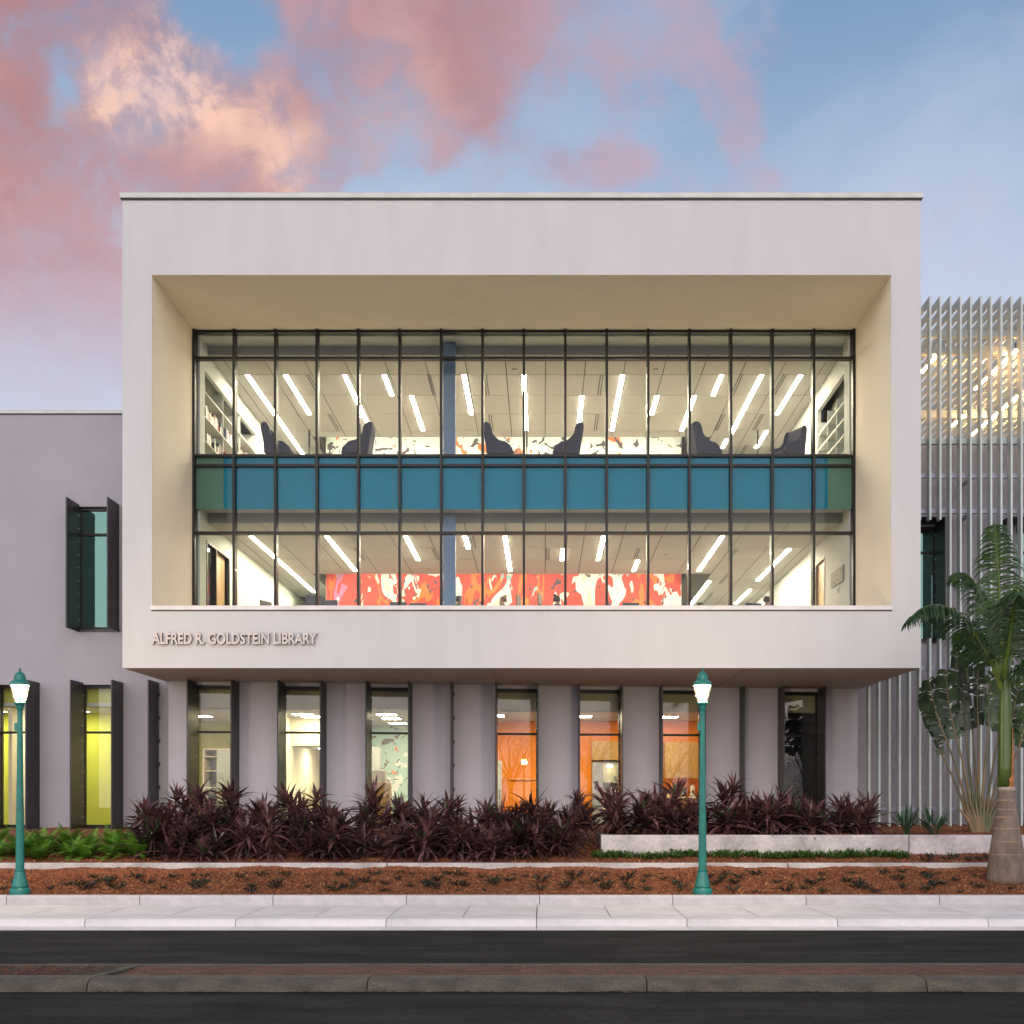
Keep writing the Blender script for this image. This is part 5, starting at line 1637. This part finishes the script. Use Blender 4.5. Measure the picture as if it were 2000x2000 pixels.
# ---- traveller's palm: fan of stalks with torn paddle leaves
def travellers_palm():
    D = 30.2; b = P(1912, 1626, D); zb = bed_z(b.x, D)
    t = thing('travellers_palm', 'fan of pale stalks with big torn dark paddle leaves beside the louvres', 'palm', (b.x, D, zb))
    PT = pbr('pale fan stalk', (0.155, 0.165, 0.075), .6, var=.45, vscale=3, stretch=(1, 1, .4), col2=(.24, .13, .07), rnd=.25)
    LF = pbr('dark paddle leaf', (0.022, 0.042, 0.017), .36, var=.55, vscale=3, rnd=.5, transl=.18, col2=(0.055, 0.10, 0.03))
    rs = random.Random(77)
    # (stalk end px, py, leaf tip px, py, half width px, depth offset)
    spec = [(1849, 1447, 1815, 1325, 26, -.3), (1870, 1446, 1848, 1306, 27, -.1), (1885, 1430, 1868, 1268, 20, .15), (1899, 1425, 1893, 1275, 19, .3), (1911, 1418, 1917, 1262, 16, .1),
            (1931, 1420, 1945, 1280, 19, -.2), (1952, 1432, 1975, 1290, 22, .2), (1972, 1445, 2005, 1300, 24, 0), (1990, 1462, 2040, 1340, 26, -.2), (1840, 1475, 1800, 1340, 14, .35)]
    n = len(spec)
    for k, (sx, sy, tx, ty, hw, dd) in enumerate(spec):
        bx = b.x + (sx - 1912) * .0026; p0 = Vector((bx, D + (k % 3 - 1) * .05, zb - .05)); p1 = P(sx, sy, D + dd); mid = (p0 + p1) / 2 + Vector(((sx - 1912) * -.0012, 0, .12))
        pts = [p0 * (1 - q) ** 2 + mid * 2 * q * (1 - q) + p1 * q * q for q in [i / 8 for i in range(9)]]
        MB().tube(pts, [.075, .062, .05, .042, .036, .032, .028, .025, .022], 7).build('stalk', PT, t)
        tip = P(tx, ty, D + dd * 1.6 - .2); m = MB(); nseg = 15
        ax = (tip - p1); L_ = ax.length; axn = ax.normalized(); tw = rs.uniform(-.5, .5)
        side0 = Vector((1, .25, 0)); side0 = (side0 - axn * side0.dot(axn)).normalized(); nor = axn.cross(side0)
        nseg = 24
        for s in (-1, 1):
            j = 0
            while j < nseg:
                grp = rs.choice((1, 2, 2, 3, 4, 5)); an = tw * s + rs.uniform(-.35, .35); dr = rs.uniform(.0, .5); wk = rs.uniform(.78, 1.12); gap = rs.uniform(.006, .03)
                cols = []
                e = min(nseg, j + grp)
                for i in range(j, e + 1):
                    q = i / nseg - (gap if i == e else 0)
                    w = hw * .95 * D / F * (.30 + .80 * math.sin(math.pi * (.08 + .86 * min(1, q))) ** .6) * wk
                    sd = side0 * math.cos(an) + nor * math.sin(an); a0 = p1 + ax * q + nor * (.12 * math.sin(q * 3))
                    col = []
                    for f_, lift, sag in ((0, 0, 0), (.35, .18, .0), (.7, .32, .25), (1.0, .42, .75)):
                        col.append(a0 + sd * (s * w * f_) + axn * (w * lift) + nor * (.10 * w * math.sin(f_ * 3)) + Vector((0, 0, -dr * w * sag)))
                    cols.append(col)
                bb = len(m.v)
                for c_ in cols:
                    m.v += [tuple(v) for v in c_]
                for i in range(len(cols) - 1):
                    for r_ in range(3):
                        a_ = bb + i * 4 + r_; m.f.append((a_, a_ + 4, a_ + 5, a_ + 1))
                j += grp
        lf = m.build('leaf', LF, t)
        MB().tube([p1 + ax * q + nor * (.12 * math.sin(q * 3)) for q in [i / 8 for i in range(9)]], [.022 - .0022 * i for i in range(9)], 6).build('midrib', PT, lf)
    # old clasping bases
    for k in range(11):
        a = -1 + 2 * k / 10; m = MB()
        q = [Vector((b.x + a * .16, D - .10, zb - .05)), Vector((b.x + a * .34, D - .12, zb + .35)), Vector((b.x + a * .62, D - .08, zb + .95 - .25 * abs(a)))]
        m.tube(q, [.07, .055, .012], 6); m.build('leaf_base', PT, t)


travellers_palm()


# ---- broad trees on the near side, seen only as reflections in the glass
def near_tree(x, y, h, seed, label):
    rs = random.Random(seed); t = thing('broad_tree', label, 'tree', (x, y, .15), 'trees on the near pavement')
    BK = pbr('tree bark', (.10, .075, .055), .9, var=.3, vscale=6)
    m = MB(); m.tube([(x, y, .1), (x + .1, y, h * .3), (x, y + .1, h * .55)], [.24, .19, .13], 10)
    for k in range(7):
        a = k * .9; m.tube([(x + .05, y, h * (.35 + .02 * k)), (x + 1.2 * math.cos(a), y + 1.2 * math.sin(a), h * .6), (x + 2.0 * math.cos(a), y + 2.0 * math.sin(a), h * .75)], [.09, .06, .02], 6)
    m.build('trunk', BK, t)
    c = MB()
    cl = [(x + rs.gauss(0, 1.7), y + rs.gauss(0, 1.0), h * .55 + rs.gauss(0, h * .19)) for _ in range(46)]
    for cx, cy, cz in cl:
        for k in range(90):
            leaf_strip(c, (cx + rs.gauss(0, .42), cy + rs.gauss(0, .42), cz + rs.gauss(0, .35)), rs.uniform(0, 6.3), rs.uniform(-.8, .9), rs.uniform(.2, .34), rs.uniform(.08, .14), .3, segs=1)
    c.build('crown', pbr('tree leaf', (.035, .065, .018), .5, var=.4, vscale=3, transl=.2), t)


for k, (x, y, h) in enumerate([(-14.5, -9.0, 8.0), (8.0, -9.5, 8.5), (13.5, -8.5, 9.0), (19.5, -9.5, 8.0), (26.0, -9.0, 9.0), (32.5, -9.5, 8.5)]):
    near_tree(x, y, h, 5 + k, 'broad leafy tree behind the near pavement, %s from the left' % ORD[k])
